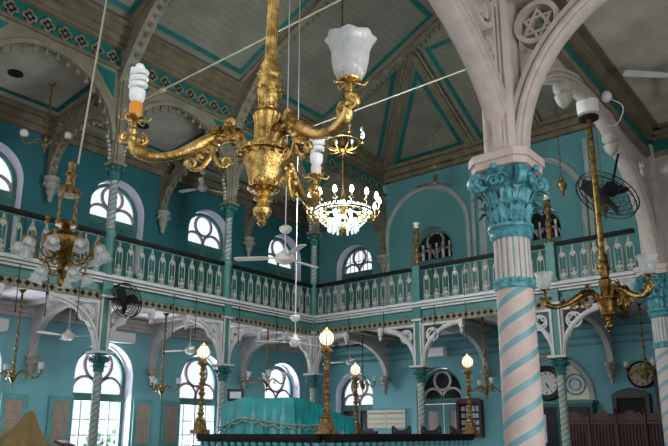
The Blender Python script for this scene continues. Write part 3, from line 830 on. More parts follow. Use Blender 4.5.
# teal boarding behind the far balusters is open; brass lamp poles stand on its posts
def post_block(x, y, label):
    t = thing('railing_post', label, 'post', (x, y, ZG+.05), 0, 'teal railing posts')
    b = MB().m('teal'); b.box((0, 0, .45), (.2, .2, .9)); b.build('post_shaft', t)
    b = MB().m('teal'); b.box((0, 0, .04), (.26, .26, .08)); b.build('foot', t)
    b = MB().m('teal'); b.box((0, 0, .93), (.24, .24, .06)); b.build('cap', t)
    return t
def turned_pole(b, h, r):
    prof = [(r*1.9, 0), (r*1.9, .04), (r*1.2, .08)]
    z = .08
    k = 0
    while z < h-.15:
        prof += [(r, z+.01), (r, z+.09), (r*1.7, z+.115), (r*1.3, z+.14), (r*1.6, z+.16)]; z += .17; k += 1
    prof += [(r, h-.05), (r*1.8, h), (0, h)]
    b.lathe(prof, 10)
for k, (y, lab) in enumerate(((FP[1], 'second from the corner'), (FP[2], 'right of the big column'))):
    post_block(U0, y, 'teal railing post of the far gallery '+lab)
    t = thing('brass_pole', 'turned brass pole standing on the far gallery rail '+lab, 'lamp pole', (U0, y, ZR+.03), 0, 'brass poles on the far gallery rail')
    b = MB().m('brass_pt'); turned_pole(b, 1.05, .05); b.build('pole', t)
    b = MB().m('fan'); b.lathe([(.03, 1.05), (.09, 1.1), (.05, 1.15), (.1, 1.22), (0, 1.24)], 10); b.build('finial', t)

# ------------------------------------------------------------------ glass shades and bulbs
def tulip_mb(s=1.0, m='tulip'):
    b = MB().m(m)
    b.shell([(.03*s, 0), (.055*s, .012*s), (.075*s, .05*s), (.085*s, .1*s), (.088*s, .15*s), (.1*s, .19*s), (.118*s, .215*s)], 32, None, 8, .055)
    return b
def cfl_mb():
    b = MB().m('orange'); b.lathe([(.0, 0), (.036, .0), (.04, .03), (.04, .075), (.03, .09), (0, .09)], 14)
    b.m('bulb_off'); b.lathe([(.03, .09), (.045, .11), (.05, .13), (.05, .17), (.035, .18), (0, .18)], 14)
    pts = []
    for i in range(73):
        q = 2*pi*i/24; pts.append((.042*cos(q), .042*sin(q), .19+.13*i/72))
    b.tube(pts, .018, 7); b.ball((0, 0, .325), .034, 8)
    return b
me_tulip = tulip_mb(1.42).mesh('glass_shade')
me_tulip_b = tulip_mb(.75, 'crystal').mesh('glass_shade')
me_cfl = cfl_mb().mesh('bulb')
me_cfl.transform(Matrix.Scale(1.2, 4))
me_cflw = me_cfl.copy(); me_cflw.materials[0] = M['fan']

# ------------------------------------------------------------------ gilded chandeliers under the arcade arches
Rarm = 1.0
def arm_mb(m):
    b = MB().m(m)
    main = smooth([(.09, 0, .14), (.13, 0, .25), (.17, 0, .33), (.23, 0, .38), (.32, 0, .385), (.43, 0, .34), (.54, 0, .26), (.66, 0, .195), (.78, 0, .165), (.88, 0, .175), (.95, 0, .21), (.98, 0, .26)], 4)
    n = len(main); b.tube(main, [.036+.012*sin(pi*i/n*3)**2 for i in range(n)], 10)
    def scroll(cx, cz, r, turns, a0, sgn, w=.016):
        b.tube([(x, 0, z) for x, z in spiral(cx, cz, r, turns, a0, 22, sgn)], [w*(1-.4*i/22) for i in range(23)], 7)
    for s in (-1, 1):                                               # paired end scrolls
        scroll(.97+s*.055, .285, .05, 1.3, pi/2, -s, .018)
    lo = smooth([(.4, 0, .33), (.41, 0, .21), (.46, 0, .12), (.52, 0, .09), (.57, 0, .12)], 5)
    b.tube(lo, [.022-.008*i/len(lo) for i in range(len(lo))], 7); scroll(.54, .135, .045, 1.2, -.4, 1)
    lo = smooth([(.4, 0, .33), (.38, 0, .21), (.34, 0, .14), (.29, 0, .13), (.26, 0, .16)], 5)
    b.tube(lo, [.022-.008*i/len(lo) for i in range(len(lo))], 7); scroll(.29, .175, .04, 1.2, 3.6, -1)
    b.tube(smooth([(.3, 0, .38), (.28, 0, .45), (.3, 0, .49)], 4), .024, 7); scroll(.275, .49, .037, 1.2, 0, 1, .02); b.ball((.29, 0, .45), .045, 10)
    for i in range(22):                                             # acanthus foliage wrapped along the arm
        k = int(n*(.22+.2*i/22)); p = main[k]; a = random.uniform(0, 2*pi)
        b.at(T(p.x, .022*cos(a), p.z+.024*sin(a)) @ RZ(random.uniform(-.5, .5)) @ Matrix.Rotation(random.uniform(-.7, .7), 4, 'Y'))
        b.ball((0, 0, 0), .04 if i < 15 else .03, 8, None, .6)
    b.at(I4)
    for i in range(9):                                              # curled leaves standing on the crest of the arm
        k = int(n*(.24+.022*i)); p = main[k]; q = main[min(n-1, k+1)]
        for sd in (-1, 1):
            leaf(b, T(p.x, sd*.012, p.z-.01) @ RZ(sd*(1.1+.1*(i % 3))) @ Matrix.Rotation(.5, 4, 'Y'), .07, .1, .05, .03)
    for i in range(14): b.ball((.2+.022*i, random.uniform(-.035, .035), .385-.0012*i*i+.015*sin(i*2)), .034, 7, None, .8)
    return b
def holder_mb(m):
    b = MB().m(m)
    b.lathe([(0, 0), (.025, 0), (.03, .02), (.018, .04), (.03, .06), (.033, .08), (.02, .1), (.026, .12), (.016, .15), (.03, .165), (.07, .175), (.075, .185), (.03, .19), (.03, .2), (0, .2)], 14)
    for i in range(6):
        a = 2*pi*i/6; b.tube([(.03*cos(a), .03*sin(a), .17), (.1*cos(a), .1*sin(a), .16), (.12*cos(a), .12*sin(a), .19)], .006, 5)
    return b
def body_mb(m):
    b = MB().m(m); ZM = lambda z: z if z < 0 else z*1.2+.03*min(1, z/.1)
    BL = lambda P: b.lathe([(r*(1.45 if -.05 < z < .25 else 1.22), ZM(z)) for r, z in P], 28)
    BL([(0, -.32), (.012, -.31), (.03, -.285), (.022, -.26), (.03, -.245), (.056, -.21), (.058, -.18), (.035, -.145), (.032, -.11), (.06, -.1), (.045, -.085), (.04, -.05), (.075, -.035), (.085, -.02), (.06, 0), (.072, .01), (.088, .06), (.11, .13), (.125, .18), (.14, .19), (.14, .205), (.1, .22), (.07, .23), (.06, .3), (.068, .4), (.082, .46), (.07, .48), (.05, .5), (.062, .55), (.08, .63), (.078, .69), (.06, .72), (.072, .74), (.06, .76), (.066, .8), (.055, .83), (0, .83)])
    for i in range(14):
        a = 2*pi*i/14
        leaf(b, RZ(a) @ T(.1, 0, .01), .085, .25, .085, .025); b.ball((.2*cos(a), .2*sin(a), .268), .022, 6)
    for i in range(12):
        a = 2*pi*i/12; b.tube([(.075*cos(a), .075*sin(a), .34), (.083*cos(a), .083*sin(a), .5), (.1*cos(a), .1*sin(a), .58)], .014, 5)
        leaf(b, RZ(a) @ T(.066, 0, .64), .055, .17, .035, .015); b.ball((.086*cos(a), .086*sin(a), .93), .014, 6); b.ball((.098*cos(a), .098*sin(a), -.03), .015, 6)
    return b
def pole_mb(m, L, z0=1.0, r=.046):
    b = MB().m(m); N = 40
    prof = lambda q: r*(1-.14*(1 if (q % 4) in (1, 2) else 0))
    A_ = b.vs([(prof(i)*cos(2*pi*i/N), prof(i)*sin(2*pi*i/N), z0) for i in range(N)]); B2 = b.vs([(prof(i)*cos(2*pi*i/N), prof(i)*sin(2*pi*i/N), L) for i in range(N)])
    for i in range(N): b.face([A_[i], A_[(i+1) % N], B2[(i+1) % N], B2[i]])
    for z in [z0+.02, L-.03]: b.lathe([(r, z-.03), (r*1.3, z-.02), (r*1.3, z+.02), (r, z+.03)], 20)
    return b
def gilt_chandelier(loc, rz, m, top, heads, label):
    t = thing('gilded_chandelier', label, 'chandelier', loc, rz, 'gilded scroll-arm chandeliers')
    body_mb(m).build('body', t); pole_mb(m, top-loc[2]).build('pole', t)
    b = MB().m(m); b.lathe([(.05, -.12), (.1, -.06), (.14, 0), (0, 0)], 16); b.build('ceiling_rose', t, (0, 0, top-loc[2]))
    ma, mh = arm_mb(m).mesh('arm'), holder_mb(m).mesh('lamp_holder')
    for k, hd in enumerate(heads):
        a = 2*pi*k/3
        o = put('arm', ma, t, (0, 0, 0), a)
        put('lamp_holder', mh, o, (.98, 0, .28))
        if hd in ('cfl', 'both'): put('bulb', me_cfl, o, (.98, 0, .48), 0, 'white corkscrew energy-saving bulb' if hd == 'cfl' else None)
        if hd == 'cfl_white': put('bulb', me_cflw, o, (.98, 0, .46), 0, 'white corkscrew bulb in a white socket')
        if hd in ('tulip', 'both'):
            put('glass_shade', me_tulip, o, (.98, 0, .455))
    return t
CH1 = (3.315, 3.36, 3.39); CH2 = (11.3, 3.31, 3.5)
yaw = radians(38.985)
# first arm towards picture left
aL = yaw+pi/2+radians(9)
ch1 = gilt_chandelier(CH1, aL, 'gold', 7.0, ['cfl', 'tulip', 'cfl_white'], 'large bright gilded chandelier with scrolled arms hanging nearest the camera')
ch2 = gilt_chandelier(CH2, radians(116), 'brass', 7.36, ['tulip', 'tulip', 'tulip'], 'smaller dark gilded chandelier with three tulip shades hanging right of the big column')
fwd = Vector((cos(yaw), sin(yaw), 0))
ch1.rotation_mode = 'QUATERNION'; ch1.rotation_quaternion = (Matrix.Rotation(radians(1.5), 4, fwd) @ RZ(aL)).to_quaternion()   # it hangs a little out of plumb
# ------------------------------------------------------------------ the crystal chandelier over the desk
def crystal_chandelier(loc, top):
    t = thing('crystal_chandelier', 'lit brass and glass chandelier with a wide ring of burning candle bulbs', 'chandelier', loc)
    b = MB().m('brass'); b.tube([(0, 0, -.25), (0, 0, top-loc[2])], .018, 8); b.lathe([(0, -.45), (.05, -.4), (.08, -.3), (.05, -.2), (.12, -.1), (.06, 0), (.1, .15), (.05, .25), (.04, .5)], 14); b.lathe([(.1, -.06), (.1, 0), (0, 0)], 12, T(0, 0, top-loc[2])); b.build('stem', t)
    b = MB().m('brass')
    for r, z in ((.5, .02), (.62, .02)): b.tube([(r*cos(2*pi*i/36), r*sin(2*pi*i/36), z) for i in range(37)], .02, 6)
    b.build('ring', t)
    b = MB().m('crystal')
    for i in range(36): a = 2*pi*i/36; b.ball((.56*cos(a), .56*sin(a), .07), .035, 6, None, 1.4)
    for i in range(24):
        a = 2*pi*i/24
        for k in range(7): q = k/6; b.ball(((.12+.42*q)*cos(a), (.12+.42*q)*sin(a), -.2-.12*sin(pi*q)+.18*q), .016, 5)
    for i in range(18): a = 2*pi*i/18; b.ball((.3*cos(a), .3*sin(a), -.3), .03, 6, None, 1.6)
    b.build('glass_drops', t)['kind'] = 'stuff'
    b = MB().m('brass'); b.tube(smooth([(.3, 0, 0), (.5, 0, -.08), (.66, 0, -.06), (.74, 0, .05), (.74, 0, .1)], 4), .012, 6); b.lathe([(0, .1), (.045, .12), (.05, .14), (.015, .15), (.015, .17)], 10, T(.74, 0, 0)); ma = b.mesh('arm')
    b = MB().m('dial'); b.lathe([(.014, 0), (.014, .07), (0, .07)], 8); b.m('bulb'); b.lathe([(.0, .07), (.034, .09), (.044, .13), (.026, .2), (0, .23)], 10); mb = b.mesh('bulb')
    for i in range(14):
        o = put('arm', ma, t, (0, 0, 0), 2*pi*i/14); put('bulb', mb, o, (.74, 0, .16))
    for i in range(6):                                              # bulbs below the basket
        a = 2*pi*i/6+.3; put('bulb', mb, t, (.26*cos(a), .26*sin(a), -.3))
    b = MB().m('brass'); R2 = 1.62
    b.lathe([(.03, R2-.3), (.1, R2-.2), (.05, R2-.1), (.08, R2)], 12)
    b.tube([(.36*cos(2*pi*i/24), .36*sin(2*pi*i/24), R2-.02) for i in range(25)], .016, 6); b.build('upper_ring', t)
    b = MB().m('brass'); b.tube(smooth([(.03, 0, R2-.2), (.25, 0, R2-.22), (.42, 0, R2-.1), (.44, 0, R2)], 4), .012, 6); b.lathe([(0, 0), (.04, .02), (.05, .04), (.015, .06)], 8, T(.44, 0, R2)); ma2 = b.mesh('upper_arm')
    b = MB().m('bulb_off'); b.lathe([(.014, 0), (.014, .07), (.028, .09), (.034, .12), (.02, .17), (0, .19)], 10); mo = b.mesh('bulb')
    for i in range(8):
        o = put('upper_arm', ma2, t, (0, 0, 0), 2*pi*i/8+.2); put('bulb', mb if i == 7 else mo, o, (.44, 0, R2+.06))
    return t
crystal_chandelier((10.14, 7.97, 5.91), zr(VR)-.1)

# ------------------------------------------------------------------ the brass lamp with a crowd of glass shades
def many_shaded(loc):
    t = thing('many_shaded_lamp', 'brass hanging lamp with a crowd of clear ruffled glass shades at left', 'chandelier', loc)
    b = MB().m('brass'); b.lathe([(0, -.55), (.03, -.52), (.05, -.46), (.03, -.4), (.07, -.32), (.05, -.25), (.1, -.16), (.2, -.08), (.28, .02), (.29, .1), (.2, .18), (.08, .22), (.05, .28), (.14, .3), (.16, .34), (.06, .38), (0, .38)], 20); b.build('bowl', t)
    b = MB().m('brass_pt'); b.lathe([(0, .72), (.14, .73), (.17, .78), (.12, .83), (.06, .88), (.05, 1.0), (.08, 1.04), (.04, 1.1), (.05, 1.2), (0, 1.25)], 16)
    for i in range(4):
        a = 2*pi*i/4+.4; b.tube([(.14*cos(a), .14*sin(a), .74), (.15*cos(a), .15*sin(a), .34)], .012, 6)
    for i in range(6): b.lathe([(.03, 0), (.045, .03), (.02, .06), (.035, .1), (0, .16)], 8, T(-.2, .12, .3+.0)) if i == 0 else None
    b.build('crown', t)
    def arm(r, z, zb):
        b = MB().m('brass_pt'); b.tube(smooth([(.05, 0, zb), (r*.5, 0, zb-.1), (r*.8, 0, zb+.02), (r, 0, z+.1), (r, 0, z+.02)], 4), .014, 6); b.lathe([(.0, .03), (.04, .02), (.045, -.02), (0, -.03)], 8, T(r, 0, z)); return b.mesh('arm')
    sh = Matrix.Rotation(radians(158), 4, 'Y')
    b = MB().m('crystal'); b.at(sh); b.shell([(.03, 0), (.052, .01), (.073, .035), (.08, .08), (.076, .105), (.09, .13), (.104, .148)], 24, None, 8, .1); ms = b.mesh('glass_shade')
    b = MB().m('bulb_off'); b.at(sh); b.lathe([(0, .0), (.02, .02), (.035, .06), (.03, .1), (0, .12)], 10); mbl = b.mesh('bulb')
    for n, r, z, zb, a0 in ((10, .5, .0, -.1, .2), (5, .3, -.34, -.3, .9)):
        me = arm(r, z, zb)
        for i in range(n):
            o = put('arm', me, t, (0, 0, 0), a0+2*pi*i/n); s_ = put('glass_shade', ms, o, (r, 0, z)); put('bulb', mbl, o, (r, 0, z))
    return t
MSL = (4.4, 8.22, 4.02)
many_shaded(MSL)
b = MB().m('rope'); b.tube([(MSL[0]+.06, MSL[1]-.05, MSL[2]+1.2), (4.88, 7.9, zr(VR)-.25)], .015, 6)
tag(b.build('suspension_rope'), 'pale rope slanting down from the roof to the many-shaded lamp', 'rope')

# ------------------------------------------------------------------ small brass pendants with scrolled arms
def pendant(x, y, zt, zb, r, n, rz, label, globes=False):
    t = thing('pendant_lamp', label, 'pendant lamp', (x, y, zb), rz, 'brass rod pendants')
    H = zt-zb
    b = MB().m('brass_pt'); b.tube([(0, 0, .3), (0, 0, H)], .024, 8)
    z = .5
    while z < H-.1: b.lathe([(.024, -.03), (.045, -.01), (.045, .01), (.024, .03)], 8, T(0, 0, z)); z += .3
    b.lathe([(.02, -.08), (.06, -.04), (.08, 0)], 10, T(0, 0, H))
    b.lathe([(0, -.06), (.02, -.04), (.025, .0), (.015, .04), (.05, .1), (.08, .16), (.06, .22), (.03, .26), (.05, .3), (.03, .36), (.03, .42)], 14); b.build('stem', t)
    b = MB().m('brass_pt'); pa = smooth([(.05, 0, .18), (r*.3, 0, .3), (r*.55, 0, .24), (r*.8, 0, .16), (r, 0, .24), (r, 0, .3)], 5); b.tube(pa, .02, 7)
    b.tube([(xx, 0, zz) for xx, zz in spiral(r*.45, .19, .05, 1.2, 1.0)], .01, 5); b.lathe([(.02, .28), (.05, .31), (.05, .33), (.02, .34)], 10, T(r, 0, 0)); ma = b.mesh('arm')
    if globes:
        b = MB().m('fan'); b.ball((0, 0, .1), .1, 14); ms = b.mesh('globe_shade')
    else: ms = me_tulip_b
    b = MB().m('bulb_off'); b.lathe([(.015, 0), (.015, .06), (.03, .09), (.03, .14), (0, .18)], 10); mbu = b.mesh('bulb')
    for i in range(n):
        o = put('arm', ma, t, (0, 0, 0), 2*pi*i/n); put('globe_shade' if globes else 'glass_shade', ms, o, (r, 0, .33))
        if not globes: put('bulb', mbu, o, (r, 0, .33))
    return t
side = yaw-pi/2
pendant(6.86, 14.4, 4.67, 2.6, .55, 3, side+.2, 'brass rod pendant under the gallery at the left edge')
pendant(10.73, 14.4, 4.67, 2.5, .42, 3, side+.15, 'brass rod pendant between the two leftmost ground floor windows')
pendant(13.6, 13.45, 4.67, 2.8, .5, 4, side+.2, 'brass rod pendant just above the turquoise draped desk')
pendant(17.0, 12.6, 4.67, 2.85, .4, 3, side+.3, 'brass rod pendant above the cream notice board pair')
pendant(16.3, 8.05, 4.67, 2.5, .48, 4, side+.1, 'brass rod pendant beside the farthest right globe lamp post')
pendant(17.0, 4.25, 4.67, 2.8, .42, 3, side+.5, 'brass rod pendant overlapping the tan faced wall clock')
pendant(7.0, 14.4, 9.78, 8.02, .5, 2, side+.15, 'brass pendant with two pale globes hanging in the upper left gallery', True)

# ------------------------------------------------------------------ fans
def ceiling_fan(x, y, z, zt, rz, label, m='fan', L=.68, n=3, bell=True, R=.14):
    t = thing('ceiling_fan', label, 'fan', (x, y, z), rz, 'ceiling fans')
    b = MB().m(m); b.lathe([(0, -.11), (R*.5, -.1), (R*.9, -.06), (R, 0), (R*.92, .05), (R*.5, .09), (.05, .11), (.04, .15), (0, .15)], 20); b.build('motor', t)
    b = MB().m(m); b.tube([(0, 0, .1), (0, 0, zt-z)], .009, 8); b.build('rod', t)
    b = MB().m(m)
    if bell: b.lathe([(.02, .42), (.06, .43), (.1, .47), (.11, .52), (.07, .55), (.02, .56)], 16)
    b.lathe([(.1, zt-z), (.1, zt-z-.03), (.03, zt-z-.1)], 14); b.build('canopy', t)
    b = MB().m(m); b.box((R+.06, 0, -.0), (.16, .05, .012))
    mx = Matrix.Rotation(radians(10), 4, 'X')
    b.plate([(R+.1, -.045), (R+.22, -.065), (L+.1, -.075), (L+.14, -.04), (L+.14, .05), (L+.08, .075), (R+.22, .065), (R+.1, .045)], .01, mx); me = b.mesh('blade')
    for i in range(n): put('blade', me, t, (0, 0, 0), 2*pi*i/n)
    return t
ceiling_fan(7.8, 7.36, 4.43, zr(VR)-.42, side+pi-.12, 'white ceiling fan on a long rod left of the lit chandelier', L=.72, R=.165)
ceiling_fan(10.0, 9.11, 3.4, zr(9.11)-.02, side+pi-.1, 'white ceiling fan hanging low on a long rod above the draped desk', R=.12)
ceiling_fan(17, 9.74, 9.12, 10.88, side+.4, 'small dark ceiling fan hanging before the large blind arch', 'beige', .5, R=.09)
ceiling_fan(11.82, 14.5, 8.55, 9.76, side+pi-.4, 'ceiling fan in the upper left gallery behind the gilded arm')
ceiling_fan(8.03, 14.4, 3.78, 4.68, side+.02, 'ceiling fan under the gallery at far left', bell=False)
ceiling_fan(11.58, 14.4, 3.78, 4.68, side+pi-.25, 'ceiling fan under the gallery left of the draped desk', bell=False)
ceiling_fan(17.2, 13.25, 3.85, 4.68, side+.6, 'ceiling fan under the far gallery near the inner corner', bell=False)
ceiling_fan(11.85, 1.87, 7.6, 8.08, side+pi+.1, 'ceiling fan at the upper right edge on the aisle ceiling', 'fan', .9)
def cage_fan(loc, aim, R, label, mount):
    t = thing('cage_fan', label, 'fan', loc, 0, 'black cage fans')
    q = Vector(aim).to_track_quat('Z', 'Y').to_matrix().to_4x4()
    b = MB().m('iron').at(q)
    for z, k in ((.09, 1.0), (-.09, 1.0)):
        for i in range(6):
            r = R*(i+1)/6; zz = z*(1-.45*(i/5)**3)
            b.tube([(r*cos(2*pi*j/28), r*sin(2*pi*j/28), zz) for j in range(29)], .006 if i < 5 else .014, 4)
        for i in range(28):
            a = 2*pi*i/28; b.tube([(.05*cos(a), .05*sin(a), z), (R*.7*cos(a), R*.7*sin(a), z*.9), (R*cos(a), R*sin(a), z*.5)], .004, 4)
    b.build('cage', t)
    b = MB().m('iron').at(q); b.lathe([(0, .12), (R*.2, .1), (R*.2, .08), (0, .08)], 16); b.lathe([(R*.24, -.08), (R*.24, -.24), (R*.16, -.28), (0, -.28)], 14); b.build('motor', t)
    b = MB().m('iron').at(q)
    for i in range(3):
        b.at(q @ RZ(2*pi*i/3) @ Matrix.Rotation(radians(25), 4, 'X')); b.plate([(.04, -.05), (R*.5, -.17*R/.5), (R*.86, -.13*R/.5), (R*.88, .05), (R*.4, .14*R/.5), (.04, .05)], .006)
    b.build('blades', t)
    b = MB().m('iron'); b.tube([q @ Vector((0, 0, -.2)), Vector(mount)-Vector(loc)], .025, 8); b.build('bracket', t)
    return t
cage_fan((8.27, 12.55, 4.42), (-.912, -.224, -.42), .38, 'black cage fan mounted under the left gallery beside the slim column', (7.99, 12.84, 4.45))
cage_fan((12.6, 3.5, 6.0), (-.434, .396, -.80), .6, 'large black cage fan behind the dark chandelier pole at right', (13.2, 3.31, 7.25))

# ------------------------------------------------------------------ air conditioners
def aircon(loc, rz, label):
    t = thing('air_conditioner', label, 'air conditioner', loc, rz, 'wall air conditioners')
    b = MB().m('plastic'); b.at(frame((0, 0, 0), (0, -1, 0), (0, 0, 1), (-1, 0, 0)))
    b.plate([(0, 0), (.2, 0), (.24, .06), (.24, .24), (.2, .28), (0, .28)], .95, None, [], .01); b.build('casing', t)
    b = MB().m('ink'); b.box((0, -.215, .03), (.8, .02, .02)); b.m('plastic'); b.box((0, -.22, .05), (.82, .05, .015)); b.build('louvre', t)
    return t
aircon((10.3, VL-.01, 4.0), 0, 'white air conditioner behind the second slim column on the left wall')
aircon((6.8, VL-.01, 3.95), 0, 'white air conditioner cut by the left picture edge')
aircon((UF-.01, 11.1, 4.0), -pi/2, 'white air conditioner above the arched door')

# ------------------------------------------------------------------ the bimah: platform, railing, lamp posts, draped desk
bx0, by0, bx1, by1 = 6.55, 5.42, 10.32, 7.82
t = thing('reading_platform', 'raised wooden reading platform inside the baluster railing', 'platform', (8.43, 6.62, 0))
b = MB().m('wood'); b.box((0, 0, .28), (3.9, 2.55, .56)); b.m('brown'); b.box((0, 0, .57), (4.0, 2.65, .05)); b.build('deck', t)
b = MB().m('wood'); b.box((0, -1.45, .15), (1.2, .35, .3)); b.build('step', t)
b = MB().m('teal_cap'); b.lathe([(.035, 0), (.045, .03), (.025, .08), (.05, .22), (.055, .3), (.03, .42), (.022, .55), (.035, .6), (.045, .66), (.04, .72), (.03, .76), (.045, .8), (.045, .84)], 12); me_bb = b.mesh('baluster')
def bimah_rail(x, y, rz, L, n, label):
    t = thing('platform_railing', label, 'railing', (x, y, .6), rz, 'railings of the reading platform')
    b = MB().m('brown'); b.box((L/2, 0, .955), (L, .16, .07)); b.box((L/2, 0, .905), (L, .1, .04)); b.build('handrail', t)
    b = MB().m('teal'); b.box((L/2, 0, .03), (L, .1, .06)); b.build('bottom_rail', t)
    for i in range(n): put('baluster', me_bb, t, (L*(i+.5)/n, 0, .05))
    return t
bimah_rail(bx0, by0+.1, pi/2, by1-by0-.2, 16, 'dark topped baluster railing before the turquoise draped desk')
bimah_rail(bx0, by0, 0, bx1-bx0, 25, 'dark topped baluster railing running right from the nearest lamp post')
bimah_rail(bx0, by1, 0, bx1-bx0, 25, 'rear left baluster railing of the reading platform')
bimah_rail(bx1, by0+.1, pi/2, by1-by0-.2, 16, 'rear right baluster railing of the reading platform')
def globe_post(x, y, label):
    t = thing('globe_lamp_post', label, 'lamp post', (x, y, 1.59), 0, 'globe lamp posts of the reading platform')
    b = MB().m('brass_pt'); b.box((0, 0, .03), (.2, .2, .06)); b.box((0, 0, .12), (.14, .14, .12), None, .8)
    prof = [(.06, .18), (.08, .2), (.045, .24)]
    z = .25
    for k in range(5): prof += [(.03, z), (.055, z+.04), (.03, z+.08), (.042, z+.1), (.03, z+.13)]; z += .145
    prof += [(.04, .98), (.085, 1.02), (.085, 1.04), (.05, 1.06), (.05, 1.09)]
    b.lathe(prof, 14); b.build('pole', t)
    b = MB().m('globe'); b.ball((0, 0, 1.19), .098, 20); b.build('globe_shade', t, label='lit white glass globe')
    b = MB().m('brass')
    for i in range(10):
        a = 2*pi*i/10; b.tube([(.103*sin(q)*cos(a), .103*sin(q)*sin(a), 1.19-.103*cos(q)) for q in [pi*j/12 for j in range(1, 12)]], .005, 4)
    b.lathe([(.03, 1.285), (.035, 1.3), (.012, 1.32), (0, 1.34)], 10); b.build('wire_cage', t)
    return t
globe_post(bx0, by0, 'brass post with lit globe on the nearest corner of the platform railing')
globe_post(bx0, by1, 'brass post with lit globe in front of the shuttered window')
globe_post(bx1, by1, 'brass post with lit globe near the notice boards')
globe_post(bx1, by0, 'brass post with lit globe beside the dark photo cabinet')
# draped desk
for x_, y_, w_ in ((bx0, by0, 'nearest'), (bx0, by1, 'left'), (bx1, by1, 'rear'), (bx1, by0, 'right')):
    pass
t = thing('draped_desk', 'reading desk wholly covered by a gathered turquoise satin cloth', 'desk', (7.7, 7.0, .6))
plan = [(-.96, .6), (-.94, .08), (-.52, -.44), (1.36, -.12), (1.3, .6)]
def inset(P, d): 
    c = Vector((sum(p[0] for p in P)/len(P), sum(p[1] for p in P)/len(P))); return [tuple(Vector(p)+(c-Vector(p)).normalized()*d) for p in P]
b = MB().m('wood'); pi_ = inset(plan, .08); b.plate(pi_, 1.3, T(0, 0, .66)); b.build('desk_body', t)
def per(P, n):                                                      # points along the closed plan with outward normals
    out = []; L = len(P)
    for i in range(L):
        a, c = Vector(P[i]), Vector(P[(i+1) % L]); d = c-a; k = max(2, int(d.length/.03)); nn = Vector((d.y, -d.x)).normalized()
        for j in range(k): out.append((a+d*j/k, nn, d.length*j/k))
    return out
pp = per(plan, 0)
tops = {0: 1.42, 1: 1.5, 2: 1.5, 3: 1.26, 4: 1.26}
def ztop(p):
    w = [(1/max(.02, (Vector(q)-p).length)**2, tops[i]) for i, q in enumerate(plan)]
    return sum(a*z for a, z in w)/sum(a for a, z in w)
b = MB().m('cloth'); rows = []
NZ = 16
for j in range(NZ+1):
    f = j/NZ; row = []
    for k, (p, nn, s) in enumerate(pp):
        amp = .02*min(1, f*3); off_ = amp*(sin(k*1.15+1.3*sin(k*.21))+.5*sin(k*2.3+f*2))+.05*f
        zt = ztop(p)
        row.append(b.bm.verts.new((p.x+nn.x*off_, p.y+nn.y*off_, zt*(1-f)+.03*f)))
    rows.append(row)
for A_, B2 in zip(rows, rows[1:]):
    for k in range(len(A_)): b.face([A_[k], A_[(k+1) % len(A_)], B2[(k+1) % len(A_)], B2[k]])
cv = b.bm.verts.new((.1, .2, 1.46))
for k in range(len(rows[0])): b.face([rows[0][(k+1) % len(rows[0])], rows[0][k], cv])
cl = b.build('cloth', t)
b = MB().m('gold_thread')
pts = []
for k, (p, nn, s) in enumerate(pp):
    q = p+nn*(.045); pts.append((q.x, q.y, ztop(p)-.34+.05*sin(k*.11)))
b.tube(pts, .016, 5); b.tube([(x, y, z-.05+.02*sin(i*.9)) for i, (x, y, z) in enumerate(pts)], .012, 5); b.build('braid', cl)
t = thing('picture_frame', 'small dark framed picture standing on the left end of the draped desk', 'picture', (6.93, 7.5, 2.07), yaw+radians(10)-pi/2)
b = MB().m('wood_b').at(Matrix.Rotation(radians(-8), 4, 'X') @ MXZ()); b.plate(rect(-.12, 0, .12, .17), .02, None, [rect(-.09, .03, .09, .14)], .004); b.build('frame', t)
b = MB().m('paper').at(Matrix.Rotation(radians(-8), 4, 'X')); b.box((0, .004, .085), (.18, .006, .11)); b.build('picture', t)

# ------------------------------------------------------------------ things along the far wall
t = thing('notice_board', 'cream notice board of two lettered panels on the far wall', 'notice board', (UF-.05, 13.0, 1.78), -pi/2)
b = MB().m('board')
for s in (-1, 1): b.box((s*.375, 0, .28), (.73, .04, .56))
b.m('ink')
random.seed(3)
for s in (-1, 1):
    for i in range(9): b.box((s*.375-.3+i*.075, -.022, .46+.01*(i % 2)), (.05, .006, .035))
    for r in range(2):
        for i in range(6): b.box((s*.375-.28+i*.112, -.022, .3-.17*r), (.085, .006, .012)); b.box((s*.375-.28+i*.112, -.022, .26-.17*r), (.07, .006, .01))
b.build('panels', t)
b = MB().m('white')
for x in (-.76, 0, .76): b.box((x, -.005, .28), (.025, .05, .6))
for z in (-.01, .57): b.box((0, -.005, z), (1.54, .05, .025))
b.build('frame', t)
t = thing('photo_cabinet', 'dark wooden wall case filled with small pale photographs', 'display case', (UF-.02, 9.86, 1.5), -pi/2)
b = MB().m('wood').at(MXZ((0, -.09, 0))); b.plate([(-.42, 0), (.42, 0), (.42, 1.05), (.3, 1.12), (-.3, 1.12), (-.42, 1.05)], .18, None, [rect(-.34, .1, .34, .98)], .01); b.build('case', t)
b = MB().m('wood_b'); b.box((0, -.03, .54), (.7, .02, .9)); b.build('back_panel', t)
me_ph = None
for r in range(4):
    for c in range(4):
        b = MB().m('paper'); b.box((-.25+c*.165+random.uniform(-.01, .01), -.05, .2+r*.21), (.13, .012, random.choice((.13, .16)))); b.build('photograph', t)
